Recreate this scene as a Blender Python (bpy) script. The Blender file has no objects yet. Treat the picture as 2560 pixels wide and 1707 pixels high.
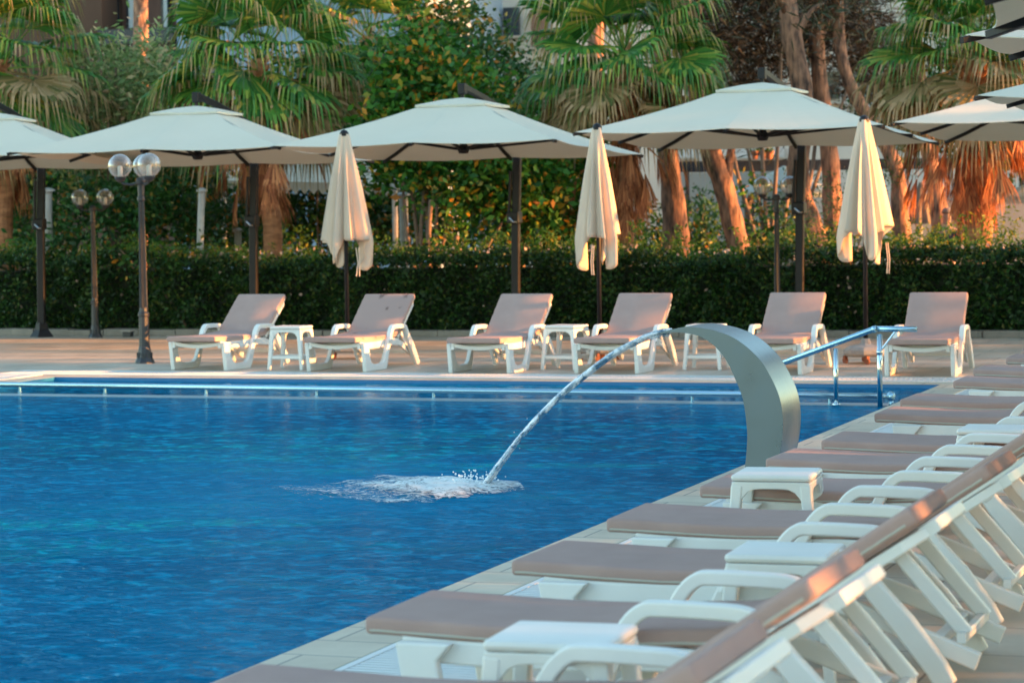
import bpy, math, random
import numpy as np
from mathutils import Vector, Matrix
R = math.radians
random.seed(7)
rng = np.random.default_rng(11)

# ------------------------------------------------------------------ camera, world, sun, exposure
scene = bpy.context.scene
FP = 6284.0                       # focal length in pixels of the 2560 px wide photograph
YAW, PITCH, ROLL, HC = math.atan2(.3294, .9442), math.atan((853.5 - 535.5) / 6284.0), .0143, 1.6003
cam_d = bpy.data.cameras.new('camera'); cam = bpy.data.objects.new('camera', cam_d)
scene.collection.objects.link(cam); scene.camera = cam
right0 = Vector((math.cos(YAW), math.sin(YAW), 0)); fwd0 = Vector((-math.sin(YAW), math.cos(YAW), 0))
fwd = fwd0 * math.cos(PITCH) - Vector((0, 0, 1)) * math.sin(PITCH)
up0 = right0.cross(fwd)
rx = right0 * math.cos(ROLL) - up0 * math.sin(ROLL); ux = right0 * math.sin(ROLL) + up0 * math.cos(ROLL)
M = Matrix((rx, ux, -fwd)).transposed().to_4x4(); M.translation = Vector((0, 0, HC)); cam.matrix_world = M
cam_d.sensor_width = 36; cam_d.lens = FP / 2560 * 36; cam_d.clip_end = 2000; cam_d.clip_start = .1
cam_d.dof.use_dof = True; cam_d.dof.focus_distance = 14.6; cam_d.dof.aperture_fstop = 4.8

SUN_EL, SUN_DIR = 9.0, Vector((.987, .16, 0)).normalized()
sd = Vector((SUN_DIR.x * math.cos(R(SUN_EL)), SUN_DIR.y * math.cos(R(SUN_EL)), math.sin(R(SUN_EL))))
w = bpy.data.worlds.new('World'); scene.world = w; w.use_nodes = True
nt = w.node_tree; nt.nodes.clear()
sky = nt.nodes.new('ShaderNodeTexSky'); sky.sky_type = 'NISHITA'; sky.sun_disc = False
sky.sun_elevation = R(SUN_EL); sky.sun_rotation = math.atan2(SUN_DIR.x, SUN_DIR.y); sky.air_density = 1.0; sky.dust_density = .4; sky.ozone_density = 2.2
bg = nt.nodes.new('ShaderNodeBackground'); bg.inputs[1].default_value = .15
wo = nt.nodes.new('ShaderNodeOutputWorld'); tint = nt.nodes.new('ShaderNodeMix'); tint.data_type = 'RGBA'; tint.blend_type = 'MULTIPLY'; tint.inputs[0].default_value = 1; tint.inputs[7].default_value = (1.17, 1.07, .86, 1)
nt.links.new(sky.outputs[0], tint.inputs[6]); nt.links.new(tint.outputs[2], bg.inputs[0]); nt.links.new(bg.outputs[0], wo.inputs[0])
sl = bpy.data.lights.new('sun', 'SUN'); sl.energy = 4.4; sl.angle = R(.6); sl.color = (1, .40, .11)
so = bpy.data.objects.new('sun', sl); scene.collection.objects.link(so)
so.rotation_euler = (-sd).to_track_quat('-Z', 'Y').to_euler(); so.location = sd * 50
vs = scene.view_settings; vs.view_transform = 'Standard'; vs.look = 'None'; vs.exposure = 2.4; vs.gamma = 1

# ------------------------------------------------------------------ helpers
def c2p(X, Y):                   # camera-aligned ground coordinates -> pool-aligned world
    return (X * .9442 - Y * .3294, X * .3294 + Y * .9442)
def _ray(x, y):
    c, s = math.cos(ROLL), math.sin(ROLL); u, v = x - 1280, y - 853.5
    u, v = u * c - v * s, u * s + v * c
    cp, sp = math.cos(PITCH), math.sin(PITCH)
    return u, FP * cp - v * sp, -v * cp - FP * sp
def A(x, y, D):                  # survey helper: point seen at photo position (x, y), D metres ahead
    u, Y, Z = _ray(x, y); t = D / Y; p = c2p(u * t, D); return Vector((p[0], p[1], HC + Z * t))
C = scene.collection
def tag(o, label=None, cat=None, group=None, kind=None):
    if label: o['label'] = label
    if cat: o['category'] = cat
    if group: o['group'] = group
    if kind: o['kind'] = kind
    return o
def empty(name, loc, rz=0, **k):
    o = bpy.data.objects.new(name, None); C.objects.link(o); o.location = loc; o.rotation_euler = (0, 0, rz)
    o.empty_display_size = .1
    return tag(o, **k)
def copy_tree(o, parent=None):
    c = o.copy(); C.objects.link(c)
    if parent: c.parent = parent
    for ch in list(o.children): copy_tree(ch, c)
    return c

class MB:
    def __init__(s): s.v = []; s.f = []; s.n = 0
    def add(s, v, f):
        v = np.asarray(v, float).reshape(-1, 3); f = [tuple(int(i) + s.n for i in q) for q in f]
        s.v.append(v); s.f += f; s.n += len(v); return s
    def box(s, a, b, M=None):
        x0, y0, z0 = a; x1, y1, z1 = b
        v = np.array([(x0,y0,z0),(x1,y0,z0),(x1,y1,z0),(x0,y1,z0),(x0,y0,z1),(x1,y0,z1),(x1,y1,z1),(x0,y1,z1)], float)
        if M is not None: v = np.array([tuple(M @ Vector(p)) for p in v])
        return s.add(v, [(0,3,2,1),(4,5,6,7),(0,1,5,4),(1,2,6,5),(2,3,7,6),(3,0,4,7)])
    def tube(s, pts, rad, n=10, cap=True, sx=1.0):
        pts = [Vector(p) for p in pts]; rad = rad if hasattr(rad, '__len__') else [rad] * len(pts)
        vs = []; prev = None
        for i, p in enumerate(pts):
            t = (pts[min(i + 1, len(pts) - 1)] - pts[max(i - 1, 0)]).normalized()
            if prev is None:
                a = Vector((0, 0, 1)) if abs(t.z) < .9 else Vector((1, 0, 0)); x = t.cross(a).normalized()
            else: x = (prev - t * prev.dot(t)).normalized()
            prev = x; y = t.cross(x)
            for k in range(n):
                an = 2 * math.pi * k / n; vs.append(p + (x * math.cos(an) * sx + y * math.sin(an)) * rad[i])
        f = [(i*n+k, i*n+(k+1) % n, (i+1)*n+(k+1) % n, (i+1)*n+k) for i in range(len(pts)-1) for k in range(n)]
        if cap: f += [tuple(range(n))[::-1], tuple((len(pts)-1)*n + k for k in range(n))]
        return s.add([tuple(v) for v in vs], f)
    def bar(s, pts, w, h, up=(0, 0, 1)):     # rectangular section sweep: w sideways, h along 'up'-ish normal
        pts = [Vector(p) for p in pts]; up = Vector(up); vs = []
        w = w if hasattr(w, '__len__') else [w]*len(pts); h = h if hasattr(h, '__len__') else [h]*len(pts)
        for i, p in enumerate(pts):
            t = (pts[min(i+1, len(pts)-1)] - pts[max(i-1, 0)]).normalized()
            sd_ = t.cross(up)
            if sd_.length < 1e-3: sd_ = Vector((0, 1, 0))
            sd_.normalize(); nn = sd_.cross(t).normalized()
            c = .22
            for a, b in ((-1, -1+c), (-1+c, -1), (1-c, -1), (1, -1+c), (1, 1-c), (1-c, 1), (-1+c, 1), (-1, 1-c)):
                vs.append(p + sd_ * a * w[i]/2 + nn * b * h[i]/2)
        n = 8
        f = [(i*n+k, i*n+(k+1) % n, (i+1)*n+(k+1) % n, (i+1)*n+k) for i in range(len(pts)-1) for k in range(n)]
        f += [tuple(range(n))[::-1], tuple((len(pts)-1)*n + k for k in range(n))]
        return s.add([tuple(v) for v in vs], f)
    def lathe(s, prof, n=24, c=(0, 0, 0)):
        vs = [(c[0]+r*math.cos(2*math.pi*k/n), c[1]+r*math.sin(2*math.pi*k/n), c[2]+z) for r, z in prof for k in range(n)]
        m = len(prof)
        f = [(i*n+k, i*n+(k+1) % n, (i+1)*n+(k+1) % n, (i+1)*n+k) for i in range(m-1) for k in range(n)]
        if prof[0][0] > 1e-4: f.append(tuple(range(n))[::-1])
        if prof[-1][0] > 1e-4: f.append(tuple((m-1)*n+k for k in range(n)))
        return s.add(vs, f)
    def extrude(s, poly, y0, y1):    # polygon in xz extruded along y
        n = len(poly); vs = [(x, y0, z) for x, z in poly] + [(x, y1, z) for x, z in poly]
        f = [tuple(range(n)), tuple(range(2*n-1, n-1, -1))] + [(i, n+i, n+(i+1) % n, (i+1) % n) for i in range(n)]
        return s.add(vs, f)
    def build(s, name, mat, parent=None, smooth=False, bevel=0, sub=0, loc=None, solid=0, recalc=True):
        me = bpy.data.meshes.new(name); me.from_pydata([tuple(p) for p in np.concatenate(s.v)], [], s.f)
        if recalc:
            import bmesh
            bm = bmesh.new(); bm.from_mesh(me); bmesh.ops.recalc_face_normals(bm, faces=bm.faces); bm.to_mesh(me); bm.free()
        me.materials.append(mat)
        if smooth:
            me.polygons.foreach_set('use_smooth', [True] * len(me.polygons))
        o = bpy.data.objects.new(name, me); C.objects.link(o)
        if parent: o.parent = parent
        if loc: o.location = loc
        if solid: m = o.modifiers.new('s', 'SOLIDIFY'); m.thickness = solid; m.offset = 0
        if bevel: m = o.modifiers.new('b', 'BEVEL'); m.width = bevel; m.segments = 2; m.limit_method = 'ANGLE'; m.angle_limit = R(40)
        if sub: m = o.modifiers.new('u', 'SUBSURF'); m.levels = sub; m.render_levels = sub
        return o
def quads(name, V, mat, parent=None, k=4):    # V (n,k,3): fast mesh of separate faces
    V = np.asarray(V, np.float32); n = V.shape[0]
    me = bpy.data.meshes.new(name); me.vertices.add(n*k); me.vertices.foreach_set('co', V.reshape(-1))
    me.loops.add(n*k); me.loops.foreach_set('vertex_index', np.arange(n*k, dtype=np.int32))
    me.polygons.add(n); me.polygons.foreach_set('loop_start', np.arange(0, n*k, k, dtype=np.int32))
    me.update(calc_edges=True); me.materials.append(mat)
    o = bpy.data.objects.new(name, me); C.objects.link(o)
    if parent: o.parent = parent
    return o
def smooth_path(pts, n=6):
    P = [Vector(p) if len(p) == 3 else Vector((p[0], 0, p[1])) for p in pts]; out = []
    for i in range(len(P)-1):
        a, b, c, d = P[max(i-1, 0)], P[i], P[i+1], P[min(i+2, len(P)-1)]
        for k in range(n):
            t = k/n; out.append(.5*((2*b) + (c-a)*t + (2*a-5*b+4*c-d)*t*t + (3*b-a-3*c+d)*t**3))
    out.append(P[-1]); return out

# ------------------------------------------------------------------ materials
def mat(name, col, rough=.5, metal=0, col2=None, scale=8, bump=0, bscale=40, detail=4, island=None, trans=0, spec=.5, stretch=None, noise_w=.5, coat=0, coords='Object'):
    m = bpy.data.materials.new(name); m.use_nodes = True; t = m.node_tree; b = t.nodes['Principled BSDF']
    b.inputs['Base Color'].default_value = (*col, 1); b.inputs['Roughness'].default_value = rough; b.inputs['Metallic'].default_value = metal
    b.inputs['Specular IOR Level'].default_value = spec
    if coat: b.inputs['Coat Weight'].default_value = coat
    tc = t.nodes.new('ShaderNodeTexCoord'); mp = t.nodes.new('ShaderNodeMapping'); t.links.new(tc.outputs[coords], mp.inputs[0])
    if stretch: mp.inputs['Scale'].default_value = stretch
    cur = None
    if col2:
        n = t.nodes.new('ShaderNodeTexNoise'); n.inputs['Scale'].default_value = scale; n.inputs['Detail'].default_value = detail
        t.links.new(mp.outputs[0], n.inputs[0])
        r = t.nodes.new('ShaderNodeValToRGB'); r.color_ramp.elements[0].position = .5-noise_w/2; r.color_ramp.elements[1].position = .5+noise_w/2
        r.color_ramp.elements[0].color = (*col, 1); r.color_ramp.elements[1].color = (*col2, 1)
        t.links.new(n.outputs[0], r.inputs[0]); cur = r.outputs[0]
    if island:
        g = t.nodes.new('ShaderNodeNewGeometry'); r2 = t.nodes.new('ShaderNodeValToRGB'); r2.color_ramp.interpolation = 'LINEAR'
        el = r2.color_ramp.elements
        el[0].position = 0; el[0].color = (*island[0][1], 1); el[1].position = 1; el[1].color = (*island[-1][1], 1)
        for p, c in island[1:-1]:
            e = el.new(p); e.color = (*c, 1)
        t.links.new(g.outputs['Random Per Island'], r2.inputs[0]); cur2 = r2.outputs[0]
        if cur:
            mx = t.nodes.new('ShaderNodeMix'); mx.data_type = 'RGBA'; mx.blend_type = 'MULTIPLY'; mx.inputs[0].default_value = 1
            t.links.new(cur2, mx.inputs[6]); t.links.new(cur, mx.inputs[7]); cur = mx.outputs[2]
        else: cur = cur2
    if cur: t.links.new(cur, b.inputs['Base Color'])
    if bump:
        n2 = t.nodes.new('ShaderNodeTexNoise'); n2.inputs['Scale'].default_value = bscale; n2.inputs['Detail'].default_value = 5
        t.links.new(mp.outputs[0], n2.inputs[0]); bp = t.nodes.new('ShaderNodeBump'); bp.inputs['Strength'].default_value = bump; bp.inputs['Distance'].default_value = .02
        t.links.new(n2.outputs[0], bp.inputs['Height']); t.links.new(bp.outputs[0], b.inputs['Normal'])
    if trans:
        tr = t.nodes.new('ShaderNodeBsdfTranslucent'); mx = t.nodes.new('ShaderNodeMixShader'); mx.inputs[0].default_value = trans
        out = t.nodes['Material Output']
        if cur: t.links.new(cur, tr.inputs[0])
        else: tr.inputs[0].default_value = (*col, 1)
        t.links.new(b.outputs[0], mx.inputs[1]); t.links.new(tr.outputs[0], mx.inputs[2]); t.links.new(mx.outputs[0], out.inputs[0])
    return m

WHITE = mat('white_plastic', (.62, .62, .58), .38, col2=(.78, .78, .75), scale=2.2, detail=8, bump=.04, bscale=60)
TAUPE = mat('taupe_fabric', (.375, .252, .222), .9, col2=(.42, .288, .252), scale=6, bump=.25, bscale=260, spec=.2)
PIPING = mat('beige_piping', (.42, .40, .34), .8)
CANVAS = mat('cream_canvas', (.74, .69, .57), .85, col2=(.78, .73, .61), scale=1.2, bump=.08, bscale=8, trans=.25, spec=.2)
CANVAS2 = mat('cream_parasol_cloth', (.72, .57, .44), .85, col2=(.76, .61, .48), scale=3, bump=.1, bscale=30, trans=.18, spec=.2)
DARKM = mat('charcoal_metal', (.006, .006, .009), .45, col2=(.010, .009, .011), scale=5, spec=.3)
IRON = mat('black_iron', (.016, .018, .024), .42, col2=(.026, .026, .03), scale=14, bump=.1, bscale=80)
STEEL = mat('polished_steel', (.50, .62, .68), .12, metal=1, col2=(.62, .70, .74), scale=5)
PAINTED_STEEL = mat('satin_steel_rail', (.36, .56, .68), .20, metal=.85)
CONC = mat('concrete', (.30, .27, .25), .9, col2=(.40, .37, .33), scale=12, bump=.3)
RUST = mat('rusty_metal', (.30, .09, .04), .7)

def brushed():
    m = mat('brushed_steel', (.15, .195, .235), .27, metal=1)
    t = m.node_tree; b = t.nodes['Principled BSDF']; tc = t.nodes.new('ShaderNodeTexCoord'); mp = t.nodes.new('ShaderNodeMapping')
    mp.inputs['Scale'].default_value = (3, 260, 3); n = t.nodes.new('ShaderNodeTexNoise'); n.inputs['Scale'].default_value = 2; n.inputs['Detail'].default_value = 3
    t.links.new(tc.outputs['Object'], mp.inputs[0]); t.links.new(mp.outputs[0], n.inputs[0])
    mr = t.nodes.new('ShaderNodeMapRange'); mr.inputs[3].default_value = .2; mr.inputs[4].default_value = .42
    t.links.new(n.outputs[0], mr.inputs[0]); t.links.new(mr.outputs[0], b.inputs['Roughness'])
    return m
BRUSH = brushed()

def stained():
    m = mat('stained_taupe_fabric', (.375, .252, .222), .9, bump=.25, bscale=260, spec=.2)
    t = m.node_tree; b = t.nodes['Principled BSDF']; tc = t.nodes.new('ShaderNodeTexCoord')
    n = t.nodes.new('ShaderNodeTexNoise'); n.inputs['Scale'].default_value = 7; n.inputs['Detail'].default_value = 3
    r = t.nodes.new('ShaderNodeValToRGB'); r.color_ramp.elements[0].position = .60; r.color_ramp.elements[1].position = .68
    r.color_ramp.elements[0].color = (.385, .26, .228, 1); r.color_ramp.elements[1].color = (.20, .125, .11, 1)
    t.links.new(tc.outputs['Object'], n.inputs[0]); t.links.new(n.outputs[0], r.inputs[0]); t.links.new(r.outputs[0], b.inputs['Base Color'])
    return m
STAIN = stained()

def stone_mat(name, c1, c2, c3, tile=(.6, .3), gap=(.22, .20, .17)):
    m = bpy.data.materials.new(name); m.use_nodes = True; t = m.node_tree; b = t.nodes['Principled BSDF']; b.inputs['Roughness'].default_value = .55
    tc = t.nodes.new('ShaderNodeTexCoord')
    br = t.nodes.new('ShaderNodeTexBrick'); br.inputs['Scale'].default_value = 1; br.inputs['Brick Width'].default_value = tile[0]; br.inputs['Row Height'].default_value = tile[1]
    br.inputs['Mortar Size'].default_value = .006; br.inputs['Color1'].default_value = (*c1, 1); br.inputs['Color2'].default_value = (*c2, 1); br.inputs['Mortar'].default_value = (*gap, 1)
    n = t.nodes.new('ShaderNodeTexNoise'); n.inputs['Scale'].default_value = 2.2; n.inputs['Detail'].default_value = 8; n.inputs['Roughness'].default_value = .65
    t.links.new(tc.outputs['Object'], br.inputs[0]); t.links.new(tc.outputs['Object'], n.inputs[0])
    r = t.nodes.new('ShaderNodeValToRGB'); r.color_ramp.elements[0].position = .35; r.color_ramp.elements[1].position = .7
    r.color_ramp.elements[0].color = (*c3, 1); r.color_ramp.elements[1].color = (1, 1, 1, 1)
    mx = t.nodes.new('ShaderNodeMix'); mx.data_type = 'RGBA'; mx.blend_type = 'MULTIPLY'; mx.inputs[0].default_value = .8
    t.links.new(n.outputs[0], r.inputs[0]); t.links.new(br.outputs[0], mx.inputs[6]); t.links.new(r.outputs[0], mx.inputs[7]); t.links.new(mx.outputs[2], b.inputs['Base Color'])
    mr = t.nodes.new('ShaderNodeMapRange'); mr.inputs[3].default_value = .3; mr.inputs[4].default_value = .75; t.links.new(n.outputs[0], mr.inputs[0]); t.links.new(mr.outputs[0], b.inputs['Roughness'])
    bp = t.nodes.new('ShaderNodeBump'); bp.inputs['Strength'].default_value = .25; bp.inputs['Distance'].default_value = .01
    t.links.new(n.outputs[0], bp.inputs['Height']); t.links.new(bp.outputs[0], b.inputs['Normal'])
    return m
DECK = stone_mat('travertine_deck', (.54, .46, .37), (.60, .52, .42), (.70, .66, .62), tile=(.6, .6), gap=(.24, .20, .16))
COPING = stone_mat('wet_cream_coping', (.56, .47, .35), (.62, .53, .40), (.66, .60, .52), tile=(.5, .31)); COPING.node_tree.nodes['Principled BSDF'].inputs['Specular IOR Level'].default_value = .8
KERB = stone_mat('kerb_stone', (.25, .22, .19), (.32, .28, .24), (.5, .5, .5), tile=(.5, 1))
EARTH = mat('garden_ground', (.035, .045, .015), .95, col2=(.07, .06, .03), scale=1.5, bump=.5, bscale=12)
GRATE = mat('white_grate', (.62, .64, .63), .45)
GRATE_GAP = mat('grate_channel', (.12, .15, .17), .7)

def leafmat(name, cols, trans=.3, rough=.5):
    return mat(name, cols[0][1], rough, island=cols, trans=trans, spec=.35)
L_HEDGE = leafmat('hedge_leaf', [(0, (.006, .024, .006)), (.5, (.014, .052, .010)), (.85, (.035, .105, .014)), (1, (.12, .12, .02))], .2)
L_BROAD = leafmat('broad_leaf', [(0, (.015, .07, .008)), (.45, (.04, .15, .015)), (.8, (.09, .24, .025)), (.92, (.40, .24, .02)), (1, (.55, .19, .02))], .35)
L_DARK = leafmat('dark_leaf', [(0, (.010, .042, .009)), (.6, (.028, .105, .016)), (.86, (.05, .13, .018)), (1, (.42, .16, .02))], .25)  # orange end of the ramp paints sunlit flecks into the dark foliage
L_PALE = leafmat('pale_leaf', [(0, (.13, .22, .07)), (.6, (.28, .38, .15)), (.85, (.46, .44, .20)), (1, (.68, .42, .28))], .35)
L_YEL = leafmat('yellow_green_leaf', [(0, (.05, .11, .008)), (.5, (.14, .23, .012)), (1, (.38, .30, .02))], .4)
L_FLOWER = leafmat('pale_petal', [(0, (.45, .30, .24)), (1, (.65, .48, .40))], .3)
P_GREEN = leafmat('palm_green', [(0, (.03, .13, .025)), (.5, (.08, .24, .04)), (.8, (.20, .34, .05)), (1, (.52, .38, .07))], .3, .4)
P_DRY = leafmat('palm_dry', [(0, (.20, .060, .028)), (.5, (.48, .155, .06)), (1, (.72, .30, .12))], .25, .8)
P_TAN = leafmat('palm_drying_tip', [(0, (.10, .12, .03)), (.4, (.34, .22, .09)), (1, (.55, .36, .20))], .3, .7)
NEEDLE = leafmat('pine_needle', [(0, (.02, .035, .015)), (.6, (.035, .05, .02)), (1, (.12, .08, .04))], .1)
BARK = mat('pine_bark', (.08, .048, .038), .95, col2=(.46, .23, .14), scale=5, bump=1.0, bscale=9, stretch=(3, 3, .8), detail=8, noise_w=.3)
PALMBARK = mat('palm_trunk_bark', (.26, .10, .045), .95, col2=(.60, .26, .12), scale=6, bump=1.0, bscale=14, stretch=(1, 1, 3))
TWIG = mat('twig_bark', (.16, .10, .07), .9, col2=(.26, .17, .12), scale=10)

# ------------------------------------------------------------------ ground, deck, pool
PX0, PX1, PY0, PY1 = -12.9, -3.83, -8.0, 22.74      # pool rectangle
def ring(name, outer, inner, z, m, kind=None):
    b = MB(); x0, x1, y0, y1 = outer; a0, a1, b0, b1 = inner
    v = [(x0,y0,z),(x1,y0,z),(x1,y1,z),(x0,y1,z),(a0,b0,z),(a1,b0,z),(a1,b1,z),(a0,b1,z)]
    b.add(v, [(0,1,5,4),(1,2,6,5),(2,3,7,6),(3,0,4,7)])
    o = b.build(name, m, recalc=False)
    return tag(o, kind='structure')
ring('deck', (-40, 14, -14, 31.0), (PX0-.95, PX1+.95, PY0-.95, PY1+.95), 0, DECK)
ring('ground', (-700, 700, -700, 900), (-39.9, 13.9, -13.9, 30.95), -.012, EARTH)
ring('pool_coping', (PX0-.31, PX1+.31, PY0-.31, PY1+.31), (PX0, PX1, PY0, PY1), 0.002, COPING)
ring('overflow_channel', (PX0-.97, PX1+.97, PY0-.97, PY1+.97), (PX0-.30, PX1+.30, PY0-.30, PY1+.30), -.022, GRATE_GAP)
# white overflow grate: bars laid across the channel
def grate(name, xa, xb, ya, yb, along):
    b = MB(); pitch, bw = .045, .030
    if along == 'x':
        for x in np.arange(xa, xb, pitch): b.box((x, ya, -.015), (x+bw, yb, .006))
        b.box((xa, ya-.012, -.02), (xb, ya+.02, .008)); b.box((xa, yb-.02, -.02), (xb, yb+.012, .008)); b.box((xa, (ya+yb)/2-.02, -.02), (xb, (ya+yb)/2+.02, .007))
    else:
        for y in np.arange(ya, yb, pitch): b.box((xa, y, -.015), (xb, y+bw, .006))
        b.box((xa-.012, ya, -.02), (xa+.02, yb, .008)); b.box((xb-.02, ya, -.02), (xb+.012, yb, .008)); b.box(((xa+xb)/2-.02, ya, -.02), ((xa+xb)/2+.02, yb, .007))
    return tag(b.build(name, GRATE, recalc=False), kind='structure')
grate('pool_grate', PX0-.9, PX1+.33, PY1+.34, PY1+.92, 'x')
grate('pool_grate', PX1+.34, PX1+.92, 4.0, PY1+.92, 'y')
grate('pool_grate', PX0-.92, PX0-.34, 15.0, PY1+.33, 'y')
# basin
b = MB(); z0, z1 = -1.5, 0.0
b.add([(PX0,PY0,z0),(PX1,PY0,z0),(PX1,PY1,z0),(PX0,PY1,z0),(PX0,PY0,z1),(PX1,PY0,z1),(PX1,PY1,z1),(PX0,PY1,z1)], [(0,1,2,3),(0,4,5,1),(1,5,6,2),(2,6,7,3),(3,7,4,0)])
tag(b.build('pool_basin', mat('blue_pool_tile', (.02, .16, .34), .3), recalc=False), kind='structure')

def water_mat():
    m = bpy.data.materials.new('pool_water'); m.use_nodes = True; t = m.node_tree; b = t.nodes['Principled BSDF']
    L = t.links.new; N = t.nodes.new
    tc = N('ShaderNodeTexCoord')
    def noise(sc, scale, det, rot=0, dist=0):
        mp = N('ShaderNodeMapping'); mp.inputs['Scale'].default_value = sc; mp.inputs['Rotation'].default_value = (0, 0, rot); L(tc.outputs['Object'], mp.inputs[0])
        n = N('ShaderNodeTexNoise'); n.inputs['Scale'].default_value = scale; n.inputs['Detail'].default_value = det; n.inputs['Distortion'].default_value = dist; L(mp.outputs[0], n.inputs[0]); return n.outputs[0]
    big = noise((1, 1, 1), .28, 2); painted_refraction = noise((.9, 1.1, 1), 7.5, 3, .3, .8)
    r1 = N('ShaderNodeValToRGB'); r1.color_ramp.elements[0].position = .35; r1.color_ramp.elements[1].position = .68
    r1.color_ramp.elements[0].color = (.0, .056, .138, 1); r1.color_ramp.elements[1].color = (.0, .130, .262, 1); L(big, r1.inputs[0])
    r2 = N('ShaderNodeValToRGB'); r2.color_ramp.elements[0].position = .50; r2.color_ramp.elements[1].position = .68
    r2.color_ramp.elements[0].color = (0, 0, 0, 1); r2.color_ramp.elements[1].color = (1, 1, 1, 1); L(painted_refraction, r2.inputs[0])
    mx = N('ShaderNodeMix'); mx.data_type = 'RGBA'; L(r2.outputs[0], mx.inputs[0]); L(r1.outputs[0], mx.inputs[6]); mx.inputs[7].default_value = (.0, .215, .39, 1)  # bright cyan patches paint refracted light into the water colour
    # brighter turquoise water churned round the splash
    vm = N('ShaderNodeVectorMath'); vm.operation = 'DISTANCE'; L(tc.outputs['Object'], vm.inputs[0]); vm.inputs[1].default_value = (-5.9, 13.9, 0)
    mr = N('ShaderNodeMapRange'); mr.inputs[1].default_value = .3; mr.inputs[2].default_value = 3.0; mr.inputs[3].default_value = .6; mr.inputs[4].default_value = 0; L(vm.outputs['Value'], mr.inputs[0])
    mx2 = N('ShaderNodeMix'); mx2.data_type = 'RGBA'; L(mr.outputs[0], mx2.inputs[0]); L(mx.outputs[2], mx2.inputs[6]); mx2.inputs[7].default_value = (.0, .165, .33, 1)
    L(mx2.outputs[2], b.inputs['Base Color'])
    s1 = noise((1, 1, 1), 3.2, 3, 0, .5); s2 = noise((.8, 1.2, 1), 13, 3, .5, .6)
    ad = N('ShaderNodeMath'); ad.operation = 'MULTIPLY_ADD'; L(s2, ad.inputs[0]); ad.inputs[1].default_value = .40; L(s1, ad.inputs[2])
    bp = N('ShaderNodeBump'); bp.inputs['Strength'].default_value = .7; bp.inputs['Distance'].default_value = .14; L(ad.outputs[0], bp.inputs['Height'])
    df = N('ShaderNodeBsdfDiffuse'); L(mx2.outputs[2], df.inputs[0]); L(bp.outputs[0], df.inputs['Normal'])
    gl = N('ShaderNodeBsdfGlossy'); gl.inputs['Roughness'].default_value = .06; gl.inputs[0].default_value = (.45, .80, 1, 1); L(bp.outputs[0], gl.inputs['Normal'])
    fr = N('ShaderNodeFresnel'); fr.inputs[0].default_value = 1.33; L(bp.outputs[0], fr.inputs['Normal'])
    fm = N('ShaderNodeMath'); fm.operation = 'MULTIPLY'; L(fr.outputs[0], fm.inputs[0]); fm.inputs[1].default_value = .30
    sx = N('ShaderNodeSeparateXYZ'); L(tc.outputs['Object'], sx.inputs[0])      # the strip beyond the divider lies calmer
    m3 = N('ShaderNodeMapRange'); m3.inputs[1].default_value = 18.5; m3.inputs[2].default_value = 21; m3.inputs[3].default_value = .7; m3.inputs[4].default_value = .10; L(sx.outputs['Y'], m3.inputs[0]); L(m3.outputs[0], bp.inputs['Strength'])
    m4 = N('ShaderNodeMapRange'); m4.inputs[1].default_value = 18.5; m4.inputs[2].default_value = 21; m4.inputs[3].default_value = .30; m4.inputs[4].default_value = .62; L(sx.outputs['Y'], m4.inputs[0]); L(m4.outputs[0], fm.inputs[1])
    ms = N('ShaderNodeMixShader'); L(fm.outputs[0], ms.inputs[0]); L(df.outputs[0], ms.inputs[1]); L(gl.outputs[0], ms.inputs[2]); L(ms.outputs[0], t.nodes['Material Output'].inputs[0])
    return m
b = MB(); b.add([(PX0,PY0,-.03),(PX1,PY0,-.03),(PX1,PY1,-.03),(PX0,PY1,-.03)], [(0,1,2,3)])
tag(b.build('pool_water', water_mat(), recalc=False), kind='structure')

# dividing wall just at the water line with a rail on short brackets
b = MB(); b.box((PX0, 20.62, -.6), (PX1, 20.86, -.024))
tag(b.build('divider_wall', mat('divider_stone', (.20, .30, .36), .4, col2=(.26, .33, .36), scale=5)), 'pale stone wall submerged at the water line under the long rail', 'wall')
dr = empty('divider_rail', (PX0, 21.0, 0), label='long horizontal pale blue steel pipe running across the pool', cat='rail')
b = MB(); b.tube([(0, 0, .05), (9.0, -.38, .05)], .026, 12); b.build('pipe', PAINTED_STEEL, dr, smooth=True)
for x in (.62, 1.55, 2.62, 3.75, 4.9, 6.1, 7.3, 8.5):
    b = MB(); yy = -.042*x; b.tube([(x, yy, -.03), (x, yy, .04)], .012, 8); b.lathe([(.02, -.028), (.02, -.018), (.012, -.015)], 10, (x, yy, 0)); b.build('bracket', PAINTED_STEEL, dr)
b = MB(); b.lathe([(0, .005), (.028, .02), (.036, .05), (.028, .08), (0, .095)], 14, (9.02, -.38, 0)); b.tube([(9.02, -.38, -.04), (9.02, -.38, .02)], .02, 8); b.build('end_ball', PAINTED_STEEL, dr, smooth=True)

hr = empty('handrail', (-4.33, 20.57, 0), label='sloping polished steel handrail on two posts at the pool steps behind the fountain', cat='handrail')
b = MB(); b.tube([(0, 0, -.03), (0, 0, .45)], .019, 12); b.lathe([(.034, -.03), (.034, -.01), (.02, 0)], 14); b.build('post', STEEL, hr, smooth=True)
b = MB(); b.tube([(.37, -.01, -.03), (.37, -.01, .57)], .022, 12); b.tube([(.37, -.01, .40), (.37, -.01, .44)], .026, 12); b.build('post', STEEL, hr, smooth=True)
b = MB(); b.tube([(-.62, .03, .262), (.31, -.01, .606), (.33, -.01, .61)], .024, 14); b.build('sloping_rail', PAINTED_STEEL, hr, smooth=True)
b = MB(); b.tube([(.34, -.01, .612), (.68, -.01, .61)], .024, 14); b.tube([(.31, -.01, .605), (.345, -.01, .612)], .029, 14); b.build('level_rail', PAINTED_STEEL, hr, smooth=True)
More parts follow.
